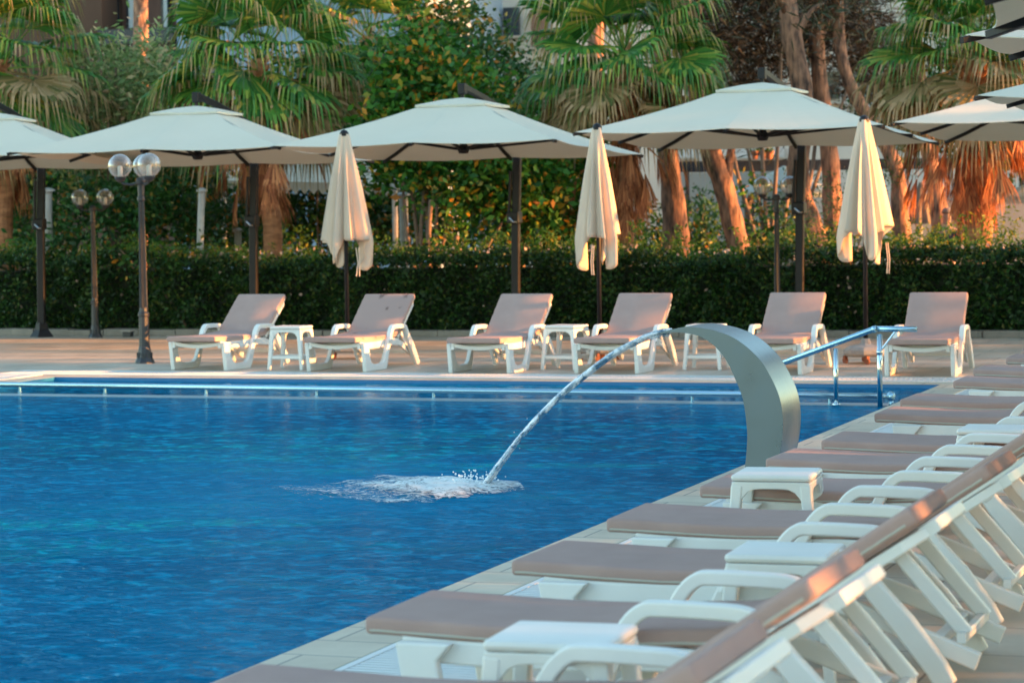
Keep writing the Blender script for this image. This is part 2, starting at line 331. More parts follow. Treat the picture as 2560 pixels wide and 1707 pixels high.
b = MB(); b.tube([(.37, -.01, .42), (.50, -.01, .59)], .009, 8); b.build('brace', STEEL, hr)

# ------------------------------------------------------------------ fountain, stream, foam
FX, FY, FW = -3.557, 14.31, .46
outer = [(-.176, 0), (-.18, .072), (-.215, .206), (-.231, .335), (-.227, .438), (-.206, .531), (-.159, .634), (-.089, .741), (.028, .841), (.15, .895), (.293, .921), (.398, .916), (.543, .876)]
inner = [(.543, .872), (.449, .889), (.347, .886), (.252, .862), (.17, .806), (.101, .721), (.049, .611), (.014, .522), (-.004, .433), (-.017, .302), (-.011, .182), (.002, .073), (.006, 0)]
def dens(p, n=5): return [(q.x, q.z) for q in smooth_path(p, n)]
ou, inn = dens(outer), dens(inner)
ft = empty('water_fountain', (FX, FY, 0), label='tall curved brushed steel waterfall fountain arching over the pool edge', cat='fountain')
b = MB()
n = len(ou); us = [ou[i] for i in range(n)]; ins = [inn[::-1][i] for i in range(len(inn))]
def strip(poly, y0, y1):
    v = [(-s, y0, z) for s, z in poly] + [(-s, y1, z) for s, z in poly]; m = len(poly)
    return v, [(i, i+1, m+i+1, m+i) for i in range(m-1)]
b.add(*strip(ou, 0, FW)); b.build('outer_panel', BRUSH, ft, smooth=True)
b = MB(); b.add(*strip(inn, 0.004, FW-.004)); b.build('inner_panel', BRUSH, ft, smooth=True)
for y in (0, FW):
    b = MB(); m = len(ou); yy0, yy1 = (y-.006, y+.004) if y == 0 else (y-.004, y+.006)
    k = len(ou); iv = ins
    P1 = [(-s, z) for s, z in ou]; P2 = [(-s, z) for s, z in iv]
    for ya in (yy0, yy1): b.add([(p[0], ya, p[1]) for p in P1] + [(p[0], ya, p[1]) for p in P2], [(i, i+1, k+i+1, k+i) for i in range(k-1)])
    b.add([(p[0], yy0, p[1]) for p in P1] + [(p[0], yy1, p[1]) for p in P1], [(i, i+1, k+i+1, k+i) for i in range(k-1)])
    b.add([(p[0], yy0, p[1]) for p in P2] + [(p[0], yy1, p[1]) for p in P2], [(i, i+1, k+i+1, k+i) for i in range(k-1)])
    b.build('side_panel', BRUSH, ft)
b = MB(); b.box((-.06, -.03, 0), (.24, FW+.03, .012)); b.build('base_plate', BRUSH, ft, bevel=.004)

def water_clear(name, tint, mixw, gloss=.5):
    m = bpy.data.materials.new(name); m.use_nodes = True; t = m.node_tree; t.nodes.clear(); N = t.nodes.new; L = t.links.new
    out = N('ShaderNodeOutputMaterial'); tr = N('ShaderNodeBsdfTransparent'); tr.inputs[0].default_value = (*tint, 1)
    gl = N('ShaderNodeBsdfGlossy'); gl.inputs['Roughness'].default_value = .08; df = N('ShaderNodeBsdfDiffuse'); df.inputs[0].default_value = (.85, .88, .90, 1)
    lw = N('ShaderNodeLayerWeight'); lw.inputs[0].default_value = gloss
    tc = N('ShaderNodeTexCoord'); nz = N('ShaderNodeTexNoise'); nz.inputs['Scale'].default_value = 15; nz.inputs['Detail'].default_value = 4; L(tc.outputs['Object'], nz.inputs[0])
    rp = N('ShaderNodeValToRGB'); rp.color_ramp.elements[0].position = .46; rp.color_ramp.elements[1].position = .60; L(nz.outputs[0], rp.inputs[0])
    bp = N('ShaderNodeBump'); bp.inputs['Strength'].default_value = 1; bp.inputs['Distance'].default_value = .02; L(nz.outputs[0], bp.inputs['Height']); L(bp.outputs[0], gl.inputs['Normal'])
    m1 = N('ShaderNodeMixShader'); L(lw.outputs['Facing'], m1.inputs[0]); L(tr.outputs[0], m1.inputs[1]); L(gl.outputs[0], m1.inputs[2])
    mm = N('ShaderNodeMath'); mm.operation = 'MULTIPLY'; L(rp.outputs[0], mm.inputs[0]); mm.inputs[1].default_value = mixw
    m2 = N('ShaderNodeMixShader'); L(mm.outputs[0], m2.inputs[0]); L(m1.outputs[0], m2.inputs[1]); L(df.outputs[0], m2.inputs[2]); L(m2.outputs[0], out.inputs[0])
    return m
STREAM = water_clear('stream_water', (.90, .96, .98), .8)
sp = [(.50, .885), (.56, .88), (.66, .845), (.819, .757), (.98, .634), (1.12, .516), (1.229, .405), (1.317, .308), (1.39, .215), (1.473, .100), (1.545, -.005), (1.59, -.05)]
path = [Vector((FX - p.x*1.0, FY + .20 - .40*((p.x-.5)/1.09), p.z*1.0)) for p in smooth_path([(a, 0, z) for a, z in sp], 10)]
b = MB()
for k in range(11):
    ph = rng.uniform(0, 6.28, 3); a0 = 2*math.pi*k/11; pts = []; rad = []; rr_ = rng.uniform(.35, 1)
    for i, p in enumerate(path):
        t = i/len(path); tw = a0 + 1.2*t + .30*math.sin(7*t+ph[0]); sp_ = (.026+.022*t)*rr_
        pts.append(p + Vector((math.cos(tw)*.35, math.sin(tw)*1.7, math.sin(tw)*.25+math.cos(tw)*.75))*sp_)
        rad.append((.0092 + .0018*math.sin(15*t+ph[2]) + .002*t)*(1 if i < len(path)-2 else .7))
    b.tube(pts, rad, 7)
for k in range(60):
    t = rng.uniform(.45, 1); p = path[int(t*(len(path)-1))]; r0 = rng.uniform(.002, .005); q = p+Vector(rng.normal(0, .030*t, 3)); b.lathe([(0, -r0), (r0, 0), (0, r0)], 5, tuple(q))
tag(b.build('water_stream', STREAM, smooth=True), 'clear jet of water arcing from the steel fountain into the pool', 'water jet', kind=None)
# foam where the jet lands: churned patch streaming away from the jet
def foam():
    m = bpy.data.materials.new('foam'); m.use_nodes = True; t = m.node_tree; bs = t.nodes['Principled BSDF']; N = t.nodes.new; L = t.links.new
    bs.inputs['Base Color'].default_value = (.80, .88, .90, 1); bs.inputs['Roughness'].default_value = .6
    tc = N('ShaderNodeTexCoord'); nz = N('ShaderNodeTexNoise'); nz.inputs['Scale'].default_value = 17; nz.inputs['Detail'].default_value = 9; nz.inputs['Roughness'].default_value = .7; nz.inputs['Distortion'].default_value = 1.2
    L(tc.outputs['Object'], nz.inputs[0])
    at = N('ShaderNodeAttribute'); at.attribute_name = 'dens'
    ad = N('ShaderNodeMath'); ad.operation = 'ADD'; L(nz.outputs[0], ad.inputs[0]); L(at.outputs['Fac'], ad.inputs[1])
    rp = N('ShaderNodeValToRGB'); rp.color_ramp.elements[0].position = .47; rp.color_ramp.elements[1].position = .70; rp.color_ramp.elements[1].color = (.95, .95, .95, 1); L(ad.outputs[0], rp.inputs[0])
    tr = N('ShaderNodeBsdfTransparent'); mx = N('ShaderNodeMixShader'); L(rp.outputs[0], mx.inputs[0]); L(tr.outputs[0], mx.inputs[1]); L(bs.outputs[0], mx.inputs[2]); L(mx.outputs[0], t.nodes['Material Output'].inputs[0])
    bp = N('ShaderNodeBump'); bp.inputs['Strength'].default_value = .8; bp.inputs['Distance'].default_value = .05; L(nz.outputs[0], bp.inputs['Height']); L(bp.outputs[0], bs.inputs['Normal'])
    return m
hit = Vector((FX-1.56, FY-.19, 0))
nx, ny = 150, 70; U, V = np.meshgrid(np.linspace(-.22, 1.42, nx), np.linspace(-.85, .85, ny), indexing='ij')
# local axes: u runs along the picture-left direction of the drift, v across
du = Vector((-.90, -.44, 0)).normalized(); dv = Vector((.44, -.90, 0)).normalized()
wid = np.interp(U, [-.22, 0, .2, .55, .9, 1.42], [.22, .40, .66, .74, .62, .40])*(1+.16*np.sin(9*U+3*np.sign(V))+.10*np.sin(23*U+V*7))
core = np.clip(1-(V/wid)**2, -1, 1); d1 = .20*core + .14*np.exp(-((U-.25)/.28)**2) - .08 - .20*np.clip((U-.62)/.8, 0, 1)**1.2 - .09*np.abs(np.sin(6*U+4*V))*(U > .35)
rimv = np.exp(-((np.abs(V)-wid*.82)/.05)**2)*.10*(U > .5)
dn = np.where(core < 0, -.5, d1 + rimv)
n1 = np.zeros_like(U)
for k in range(14):
    a, f_, p = rng.uniform(0, 6.28), rng.uniform(8, 34), rng.uniform(0, 6.28); n1 += np.sin((U*math.cos(a)+V*math.sin(a))*f_+p)/14
hgt = -.027 + np.clip(core, 0, 1)*(.012+.02*np.exp(-((U-.22)/.2)**2) + .055*np.abs(n1)*np.exp(-((U-.3)/.45)**2))
pos = np.stack([hit.x+du.x*U+dv.x*V, hit.y+du.y*U+dv.y*V, hgt], -1).reshape(-1, 3)
b = MB(); b.add(pos, [(i*ny+j, (i+1)*ny+j, (i+1)*ny+j+1, i*ny+j+1) for i in range(nx-1) for j in range(ny-1)])
fo = b.build('splash_foam', foam(), smooth=True, recalc=False); at_ = fo.data.attributes.new('dens', 'FLOAT', 'POINT'); at_.data.foreach_set('value', dn.reshape(-1).astype(np.float32))
tag(fo, 'white churned foam drifting on the water where the jet lands', 'foam', kind='stuff')
b = MB()
for k in range(110):
    a = rng.uniform(0, 6.28); r = abs(rng.normal(0, .13)); r0 = rng.uniform(.003, .008); c = (hit.x+du.x*.1+r*math.cos(a), hit.y+r*math.sin(a)*1.2, -.01+abs(rng.normal(0, .035)))
    b.lathe([(0, -r0), (r0*.8, -r0*.5), (r0*.8, r0*.5), (0, r0)], 5, c)
tag(b.build('water_drops', mat('spray', (.75, .82, .86), .2)), 'tiny water drops flying up around the splash', 'water drops', kind='stuff')

# ------------------------------------------------------------------ sun lounger
def back_pts(xb, zb): return (1.13, .345), (xb, zb)
def make_lounger(name, xb, zb, label, grp, cmat=TAUPE):
    root = empty(name, (0, 0, 0), label=label, cat='sun lounger', group=grp)
    # cushion path (centre line), thickness .056
    hx, hz = 1.14, .335
    L = math.hypot(xb-hx, zb-hz-.01); dx, dz = (xb-hx)/L, (zb-.01-hz)/L
    path = [(0, .338), (.06, .338), (.30, .330), (.55, .323), (.80, .328), (.98, .338), (1.08, .342), (1.15, .352)]
    path += [(hx+dx*s+.0, hz+dz*s+.02*math.sin(min(s, 1)*2.2)) for s in (.07, .14, .25, .40, .55, L-.06, L)]
    P = smooth_path([(a, 0, z) for a, z in path], 4)
    cs = []; hw, ht, rr = .288, .028, .016
    for cx, cy, a0 in ((hw-rr, ht-rr, 0), (-hw+rr, ht-rr, 90), (-hw+rr, -ht+rr, 180), (hw-rr, -ht+rr, 270)):
        for k in range(4): an = R(a0+30*k); cs.append((cx+rr*math.cos(an), cy+rr*math.sin(an)))
    # subdivide the wide top and bottom a little so the padding can crown
    m = len(cs); vs = []
    for i, p in enumerate(P):
        t = (P[min(i+1, len(P)-1)]-P[max(i-1, 0)]).normalized(); nn = Vector((-t.z, 0, t.x))
        e = 1 if 1 < i < len(P)-2 else (.93 if i in (1, len(P)-2) else .80)
        wob = .004*math.sin(i*.9)
        for y, z in cs: q = p + nn*(z*e) + Vector((0, y*(1-(1-e)*.05)+math.copysign(wob, y), 0)); vs.append(tuple(q))
    f = [(i*m+k, i*m+(k+1) % m, (i+1)*m+(k+1) % m, (i+1)*m+k) for i in range(len(P)-1) for k in range(m)]
    f += [tuple(range(m))[::-1], tuple((len(P)-1)*m+k for k in range(m))]
    b = MB(); b.add(vs, f); cu = b.build('cushion', cmat, root, smooth=True, bevel=.004)
    b = MB()
    for sgn in (-1, 1): b.tube([p + Vector((0, sgn*.289, -.014)) for p in P[2:-2]], .0045, 6)
    b.build('piping', PIPING, cu)
    # seat frame: two side rails, front arch beam, slats
    b = MB()
    rail = [(.12, .275), (.3, .265), (.6, .262), (.95, .272), (1.15, .258), (1.30, .215), (1.66, .075)]
    rail = smooth_path([(a, 0, z) for a, z in rail], 4)
    for sgn in (-1, 1):
        b.bar([p + Vector((0, sgn*.272, 0)) for p in rail], .035, [.075]*17 + [.062]*(len(rail)-17))
    arch = [(.15, y, .285-.030*math.cos(y/.27*math.pi/2)) for y in np.linspace(-.27, .27, 13)]
    b.bar(arch, .05, .045)
    for x in np.linspace(.24, 1.08, 9): b.box((x-.03, -.262, .275), (x+.03, .262, .295))
    b.box((1.10, -.26, .245), (1.16, .26, .285)); b.box((1.50, -.255, .12), (1.54, .255, .155))
    b.build('seat_frame', WHITE, root, bevel=.006)
    # legs: U shaped front pair, splayed plate rear pair
    Uo = [(.115, .30), (.15, .10), (.165, 0), (.70, 0), (.735, .04), (.80, .20), (.85, .31), (.775, .31), (.72, .20), (.66, .105), (.60, .07), (.40, .065), (.31, .09), (.265, .16), (.25, .245), (.30, .30)]
    for sgn in (-1, 1):
        b = MB(); y0 = sgn*.292; b.extrude(Uo, min(y0, y0+sgn*.045), max(y0, y0+sgn*.045)); b.build('leg', WHITE, root, bevel=.008)
    for sgn in (-1, 1):
        b = MB(); b.bar([(1.235, sgn*.322, .425), (1.33, sgn*.324, .30), (1.42, sgn*.328, .20), (1.53, sgn*.332, .06), (1.565, sgn*.334, 0)], [.046]*5, [.055, .075, .085, .08, .075], up=(0, 0, 1))
        b.build('leg', WHITE, root, bevel=.006)
    for sgn in (-1, 1):
        b = MB(); ap = smooth_path([(.80, 0, .28), (.855, 0, .38), (.905, 0, .425), (.96, 0, .432), (1.10, 0, .430), (1.20, 0, .424), (1.25, 0, .40), (1.30, 0, .335)], 4)
        b.bar([p + Vector((0, sgn*.322, 0)) for p in ap], .056, .048); b.build('armrest', WHITE, root, bevel=.007)
    # back frame under the back cushion
    nx_, nz_ = -dz, dx
    def bp(s, off): return Vector((hx+dx*s-nx_*off, 0, hz+dz*s-nz_*off+.01))
    b = MB()
    for sgn in (-1, 1):
        b.bar([bp(s, .052) + Vector((0, sgn*(.262-(.03 if s > L-.02 else 0)), 0)) for s in (0, .2, .4, L-.08, L)], .035, .034, up=(nx_, 0, nz_))
    b.bar([bp(L+.012, .050) + Vector((0, y, 0)) for y in np.linspace(-.245, .245, 7)], .06, .038, up=(nx_, 0, nz_))
    for s in np.linspace(.08, L-.1, 7): 
        b.bar([bp(s, .044) + Vector((0, -.25, 0)), bp(s, .044) + Vector((0, .25, 0))], .05, .014, up=(nx_, 0, nz_))
    b.build('back_frame', WHITE, root)
    b = MB(); q = bp(L*.36, .06)
    for sgn in (-1, 1): b.bar([q + Vector((0, sgn*.20, 0)), Vector((1.61, sgn*.20, .155))], .03, .05)
    b.bar([(1.60, -.255, .15), (1.60, .255, .15)], .03, .035)
    b.build('backrest_prop', WHITE, root)
    return root

NEAR = make_lounger('sun_lounger', 1.70, .712, '', 'sun loungers lined up along the right pool edge')
NEARG = 'sun loungers lined up along the right pool edge'
near_y = [4.88, 6.02, 7.42, 8.72, 9.96, 11.22, 12.50, 13.53, 15.33, 16.47, 18.25, 19.57, 21.09, 22.27]
near_lab = [
 'taupe cushioned lounger at the bottom right corner, only its reclined back and frame in view',
 'taupe cushioned lounger at the bottom edge whose armrest runs in front of the nearest stool',
 'taupe lounger whose foot end is lowest and leftmost beside the pool coping',
 'taupe lounger with its foot end second from the bottom along the pool edge',
 'taupe lounger third along the pool edge, in front of the stool pushed toward the fountain',
 'taupe lounger half hidden behind the white stool near the fountain',
 'taupe lounger whose foot end overlaps the foot of the steel fountain',
 'taupe lounger just beyond the fountain with its foot end right of the steel column',
 'taupe lounger just past the right edge stool, level with the pipe end',
 'taupe lounger close behind the one level with the pipe end',
 'taupe lounger foot end standing level with the far right corner of the pool',
 'taupe lounger foot end right beside the rightmost far side lounger',
 'small taupe lounger foot end at the right edge, second farthest of the row',
 'farthest lounger of the right row, a sliver of taupe cushion at the right photo edge']
for i, (y, lab) in enumerate(zip(near_y, near_lab)):
    o = NEAR if i == 0 else copy_tree(NEAR)
    o.location = (-2.965 + [.02, .0, -.02, .01, -.02, .03, .04, .09, .03, -.02, .03, -.03, 0, -.03][i], y, 0); o.rotation_euler = (0, 0, R([0, 0, .5, -.4, .6, 1.2, -1.0, .8, .3, -.5, .4, 0, .3, 0][i])); o['label'] = lab
FAR = make_lounger('sun_lounger', 1.65, .728, '', 'sun loungers facing the pool on its far side')
FAR_ST = make_lounger('sun_lounger', 1.65, .728, '', 'sun loungers facing the pool on its far side', STAIN)
far = [((-3.307, 26.55), 'leftmost far side lounger, beside the three globe lamp post', 0), ((-1.806, 25.953), 'far side lounger with dark stains on its taupe back cushion', 0),
       ((-.322, 25.387), 'clean taupe far side lounger third from the left, between two stools', 0), ((.951, 25.035), 'far side lounger under the middle furled parasol, behind the water jet', 0),
       ((2.51, 24.50), 'far side lounger partly hidden behind the arch of the steel fountain', 0), ((3.899, 23.917), 'rightmost far side lounger, behind the level end of the handrail', 0)]
for i, ((cx, cy), lab, _) in enumerate(far):
    o = FAR_ST if i == 1 else (FAR if i == 0 else copy_tree(FAR))
    p = c2p(cx, cy); rz = [2.5, .5, .5, -.5, -1.2, -2.5][i]
    o.location = (p[0], p[1]-.20, 0); o.rotation_euler = (0, 0, R(90-rz)); o['label'] = lab

# ------------------------------------------------------------------ stools
def make_stool():
    root = empty('side_stool', (0, 0, 0), label='', cat='stool', group='white plastic stools beside the loungers')
    h, a, s = .455, .165, .20
    b = MB(); prof = [(-a, .0), ]
    b.box((-a-.012, -a-.012, h-.03), (a+.012, a+.012, h)); b.build('top', WHITE, root, bevel=.014)
    b = MB()
    for k in range(4):      # apron with an arched opening on each side
        Mz = Matrix.Rotation(R(90*k), 4, 'Z')
        poly = [(-a-.004, h-.032), (a+.004, h-.032), (a+.010, h-.12), (a-.03, h-.12)] + [(x, h-.062-.058*abs(x/(a-.03))**5) for x in np.linspace(a-.035, -a+.035, 11)] + [(-a+.03, h-.12), (-a-.010, h-.12)]
        m2 = MB(); m2.extrude(poly, -a-.008, -a+.010); v = np.concatenate(m2.v); v = np.array([tuple(Mz @ Vector(p)) for p in v]); b.add(v, m2.f)
    b.build('apron', WHITE, root, bevel=.004)
    for sx in (-1, 1):
        for sy in (-1, 1):
            b = MB(); t0, t1 = a, s
            c0 = Vector((sx*(t0-.015), sy*(t0-.015), h-.05)); c1 = Vector((sx*(t1-.015), sy*(t1-.015), 0))
            b.bar([c0, c1], [.052, .036], [.052, .036], up=(1, 0, 0)); b.build('leg', WHITE, root, bevel=.006)
    b = MB(); z = .13; q = a+(s-a)*(1-z/h)-.018
    for k in range(4):
        Mz = Matrix.Rotation(R(90*k), 4, 'Z'); b.bar([Mz @ Vector((-q, -q, z)), Mz @ Vector((q, -q, z))], .022, .034)
    b.build('stretcher', WHITE, root, bevel=.004)
    return root
ST = make_stool()
stools = [(c2p(.125, 6.85), 3, 'nearest white stool at the bottom, between the two lowest loungers in view'), (c2p(.92, 8.49), 2, 'white stool between the two lowest foot ends, middle one of the three near stools'),
          (c2p(1.16, 11.03), 4, 'white stool standing closest to the foot of the steel fountain'), (c2p(2.52, 13.1), 0, 'white stool at the right photo edge among the armrests'),
          (c2p(-2.33, 26.55), 2, 'white stool between the leftmost and the stained far side loungers'), (c2p(.56, 25.85), -8, 'white stool beside the pole of the middle furled parasol'),
          (c2p(1.98, 25.55), 0, 'white stool seen through the arch beneath the fountain head')]
for i, (p, rz, lab) in enumerate(stools):
    o = ST if i == 0 else copy_tree(ST); o.location = (p[0], p[1], 0); o.rotation_euler = (0, 0, R(rz)); o['label'] = lab

# ------------------------------------------------------------------ cantilever umbrellas
def make_canti():
    root = empty('cantilever_umbrella', (0, 0, 0), label='', cat='umbrella', group='')
    H, D = 1.74, -1.85; zr, zv, rv = 2.385, 2.905, .40
    b = MB()      # canopy: 8 sectors, sag between ribs
    dirs = []
    for k in range(8):
        a = R(45*k); r = H if k % 2 == 0 else H*math.sqrt(2); dirs.append(Vector((math.cos(a), math.sin(a), 0))*r)
    nr, ns = 10, 6; grid = []
    for k in range(8):
        A0, B0 = dirs[k], dirs[(k+1) % 8]
        for j in range(ns):
            s = j/ns; e = A0.lerp(B0, s)
            for i in range(nr+1):
                t = i/nr; rr = rv/H + (1-rv/H)*t; z = zv-.01+(zr-zv+.01)*t - .030*math.sin(math.pi*s)*t - .03*math.sin(math.pi*t)
                q = e*rr*(1-.012*math.sin(math.pi*s)*t); grid.append((q.x, q.y+D, z + .055*(-q.y)/H))
    m = nr+1; n = 8*ns
    b.add(grid, [(c*m+i, c*m+i+1, ((c+1) % n)*m+i+1, ((c+1) % n)*m+i) for c in range(n) for i in range(nr)])
    b.build('canopy', CANVAS, root, smooth=False, solid=.006)
    b = MB(); vz = 2.925
    top = [(0, D, 3.02)]; rim = [(x*.445, y*.445+D, vz-(.0 if (x and y) else .008)) for x, y in ((1, 0), (1, 1), (0, 1), (-1, 1), (-1, 0), (-1, -1), (0, -1), (1, -1))]
    mid = [(x*.2, y*.2+D, vz+.062) for x, y in ((1, 0), (1, 1), (0, 1), (-1, 1), (-1, 0), (-1, -1), (0, -1), (1, -1))]
    low = [(x, y, z-.025) for x, y, z in rim]
    b.add(top+mid+rim+low, [(0, 1+k, 1+(k+1) % 8) for k in range(8)] + [(1+k, 9+k, 9+(k+1) % 8, 1+(k+1) % 8) for k in range(8)] + [(9+k, 17+k, 17+(k+1) % 8, 9+(k+1) % 8) for k in range(8)])
    b.build('vent_cap', CANVAS, root, solid=.006)
    b = MB(); b.lathe([(0, -.06), (.055, -.055), (.07, -.02), (.07, .03), (.045, .05), (.03, .12), (0, .12)], 16, (0, D, 2.40)); b.build('hub', DARKM, root)
    for k in range(8):
        d = dirs[k]; b = MB()
        pt = lambda t, off: Vector((d.x*t, d.y*t+D, zv+(zr-zv)*max(0, (t-rv/H))/(1-rv/H) - .03*math.sin(math.pi*max(0, (t-rv/H))/(1-rv/H)) - off + .055*(-d.y*t)/H))
        b.bar([pt(.08, .03), pt(.3, .03), pt(.6, .03), pt(.85, .03), pt(1.01, .022)], .036, .036)
        b.bar([(d.x*.04, d.y*.04+D, 2.40), tuple(pt(.62, .045))], .03, .03)
        b.build('rib', DARKM, root)
    b = MB(); b.bar([(0, .0, .0), (.02, 0, 1.45), (.07, .0, 2.84)], .105, .085, up=(0, 1, 0))
    b.bar([(-.055, -.05, 1.5), (-.02, -.06, 2.15)], .035, .04, up=(0, 1, 0))
    b.build('mast', DARKM, root, bevel=.01)
    b = MB(); b.lathe([(.17, 0), (.16, .02), (.10, .10), (.075, .2)], 4, (0, 0, .0)); b.build('foot', DARKM, root)
    b = MB(); b.box((-.06, -.14, 1.48), (.10, .04, 1.63)); b.build('crank_box', DARKM, root, bevel=.015)
    b = MB(); b.tube([(.0, -.14, 1.55), (.0, -.20, 1.55), (.06, -.22, 1.50), (.10, -.22, 1.50)], .011, 8); b.build('crank_handle', STEEL, root)
    b = MB(); b.bar([(.07, .03, 2.79), (.06, -.5, 2.90), (.03, -1.2, 3.045), (0, D+.03, 3.15)], .065, .075); b.build('arm', DARKM, root)
    b = MB(); b.box((-.045, D-.05, 3.06), (.045, D+.05, 3.19)); b.box((-.02, D-.02, 2.98), (.02, D+.02, 3.12)); b.build('arm_joint', DARKM, root, bevel=.008)
    return root
CU = make_canti()
FG = 'cream cantilever umbrellas along the far side of the pool'
NG = 'cream cantilever umbrellas over the right lounger row'
cant = [(-17.55, 30.6, 12, 0, 'cream cantilever umbrella cut by the left photo edge, leaning dark mast', FG), (-14.33, 30.6, 4, .0, 'cream cantilever umbrella above the three globe lamp post', FG),
        (-10.62, 30.6, 0, .0, 'cream cantilever umbrella in the middle, between the left and middle furled parasols', FG), (-6.90, 30.62, 0, .07, 'cream cantilever umbrella between the middle and right furled parasols', FG),
        (-3.30, 30.65, 0, .09, 'cream cantilever umbrella half in view above the rightmost far side lounger', FG),
        (.47, 22.15, -90, .06, 'cream umbrella corner at the right edge, lowest of those over the right row', NG), (1.5, 15.0, -90, .06, 'cream umbrella corner pointing left, second from the top at the right edge', NG),
        (2.25, 9.3, -82, -.10, 'nearest cream umbrella, a steep edge with dark rib ends at the top right corner', NG)]
for i, (x, y, rz, dz, lab, g) in enumerate(cant):
    o = CU if i == 0 else copy_tree(CU); o.location = (x, y, dz); o.rotation_euler = (0, 0, R(rz)); o['label'] = lab; o['group'] = g
for o in [o for o in C.objects if o.name.startswith('cantilever_umbrella')]:
    if abs(o.location.z) > .001:
        for ch in o.children:
            if ch.name.startswith('foot'): ch.location.z = -o.location.z

# ------------------------------------------------------------------ furled parasols
def make_furled(x, y, seed, rot, lab):
    r_ = np.random.default_rng(seed); root = empty('furled_parasol', (x, y, 0), rot, label=lab, cat='parasol', group='furled cream parasols on wheeled bases')
    n, m = 96, 30; vs = []
    ztop = 2.52; ph = r_.uniform(-.25, .25, 8); amp = r_.uniform(.8, 1.15, 8); hem = r_.uniform(-.07, .07, 8)
    for i in range(m+1):
        t = i/m
        for k in range(n):
            a = 2*math.pi*k/n; sec = a/(2*math.pi)*8; kk = int(sec) % 8; fr = sec-int(sec)
            am = amp[kk]*(1-fr)+amp[(kk+1) % 8]*fr; hm = hem[kk]*(1-fr)+hem[(kk+1) % 8]*fr
            fold = 1-2*abs(math.sin(4.5*a+ph[kk]*math.sin(math.pi*fr)))**.8 + .35*math.cos(21*a+seed)*t; corner = abs(math.cos(4*a/2+.4))   # 4 corners, lower hem there
            zb = 1.36 - .34*max(0, math.cos(3*a+.5))**1.3 + hm
            z = ztop + (zb-ztop)*t
            env = .048 + .225*min(1, ((ztop-z)/1.2))**.95
            if z < 1.30: env -= (1.30-z)*.04
            sh = .30*min(1, t*2.5)
            r = env*am*(1-sh*.5+sh*fold) + .012*math.sin(3*a+seed)
            tw = .25*t*math.sin(seed)
            vs.append((r*math.cos(a+tw), r*math.sin(a+tw)*.92, z))
    f = [(i*n+k, i*n+(k+1) % n, (i+1)*n+(k+1) % n, (i+1)*n+k) for i in range(m) for k in range(n)] + [tuple(range(n))[::-1]]
    b = MB(); b.add(vs, f); b.build('cloth', CANVAS2, root, smooth=True, solid=.004)
    b = MB(); b.tube([(0, 0, .1), (0, 0, 2.5)], .024, 12); b.build('pole', DARKM, root, smooth=True)
    b = MB(); b.lathe([(.052, 2.50), (.052, 2.53), (.035, 2.56), (0, 2.575)], 14); b.build('cap', DARKM, root)
    b = MB()
    for k in range(2): q = r_.uniform(-.02, .02); b.tube([(.12+.03*k, -.18, 1.25), (.125+.03*k+q, -.19, 1.08), (.12+.035*k, -.19, .93)], .006, 5)
    b.build('tie_strap', CANVAS2, root)
    b = MB(); b.lathe([(.20, .075), (.235, .10), (.235, .145), (.20, .175), (.06, .20), (.045, .26), (.03, .26)], 10); b.build('base', CONC, root, bevel=.01)
    for sx, sy in ((-1, -1), (1, -1), (1, 1), (-1, 1)):
        b = MB(); b.tube([(sx*.15-.012, sy*.15, .032), (sx*.15+.012, sy*.15, .032)], .032, 12); b.box((sx*.15-.02, sy*.15-.015, .04), (sx*.15+.02, sy*.15+.015, .085)); b.build('caster', RUST, root)
    return root
for (X, Y), sd_, rt, lab in (((-1.85, 28.27), 3, R(20), 'furled cream parasol standing left, behind the stained lounger'), ((.956, 27.34), 8, R(-35), 'furled cream parasol standing in the middle, above the water jet'),
                         ((3.678, 26.1), 15, R(60), 'furled cream parasol standing right, between the last two far side loungers')):
    p = c2p(X, Y); make_furled(p[0], p[1], sd_, rt, lab)

# ------------------------------------------------------------------ lamp posts
def glass():
    m = bpy.data.materials.new('smoked_globe'); m.use_nodes = True; t = m.node_tree; t.nodes.clear(); N = t.nodes.new; L = t.links.new
    out = N('ShaderNodeOutputMaterial'); tr = N('ShaderNodeBsdfTransparent'); tr.inputs[0].default_value = (.80, .76, .70, 1); gl = N('ShaderNodeBsdfGlossy'); gl.inputs['Roughness'].default_value = .05
    df = N('ShaderNodeBsdfDiffuse'); df.inputs[0].default_value = (.55, .5, .46, 1)
    lw = N('ShaderNodeLayerWeight'); lw.inputs[0].default_value = .35; m1 = N('ShaderNodeMixShader'); L(lw.outputs['Facing'], m1.inputs[0]); L(tr.outputs[0], m1.inputs[1]); L(gl.outputs[0], m1.inputs[2])
    m2 = N('ShaderNodeMixShader'); m2.inputs[0].default_value = .14; L(m1.outputs[0], m2.inputs[1]); L(df.outputs[0], m2.inputs[2]); L(m2.outputs[0], out.inputs[0]); return m
GLOBE = glass()
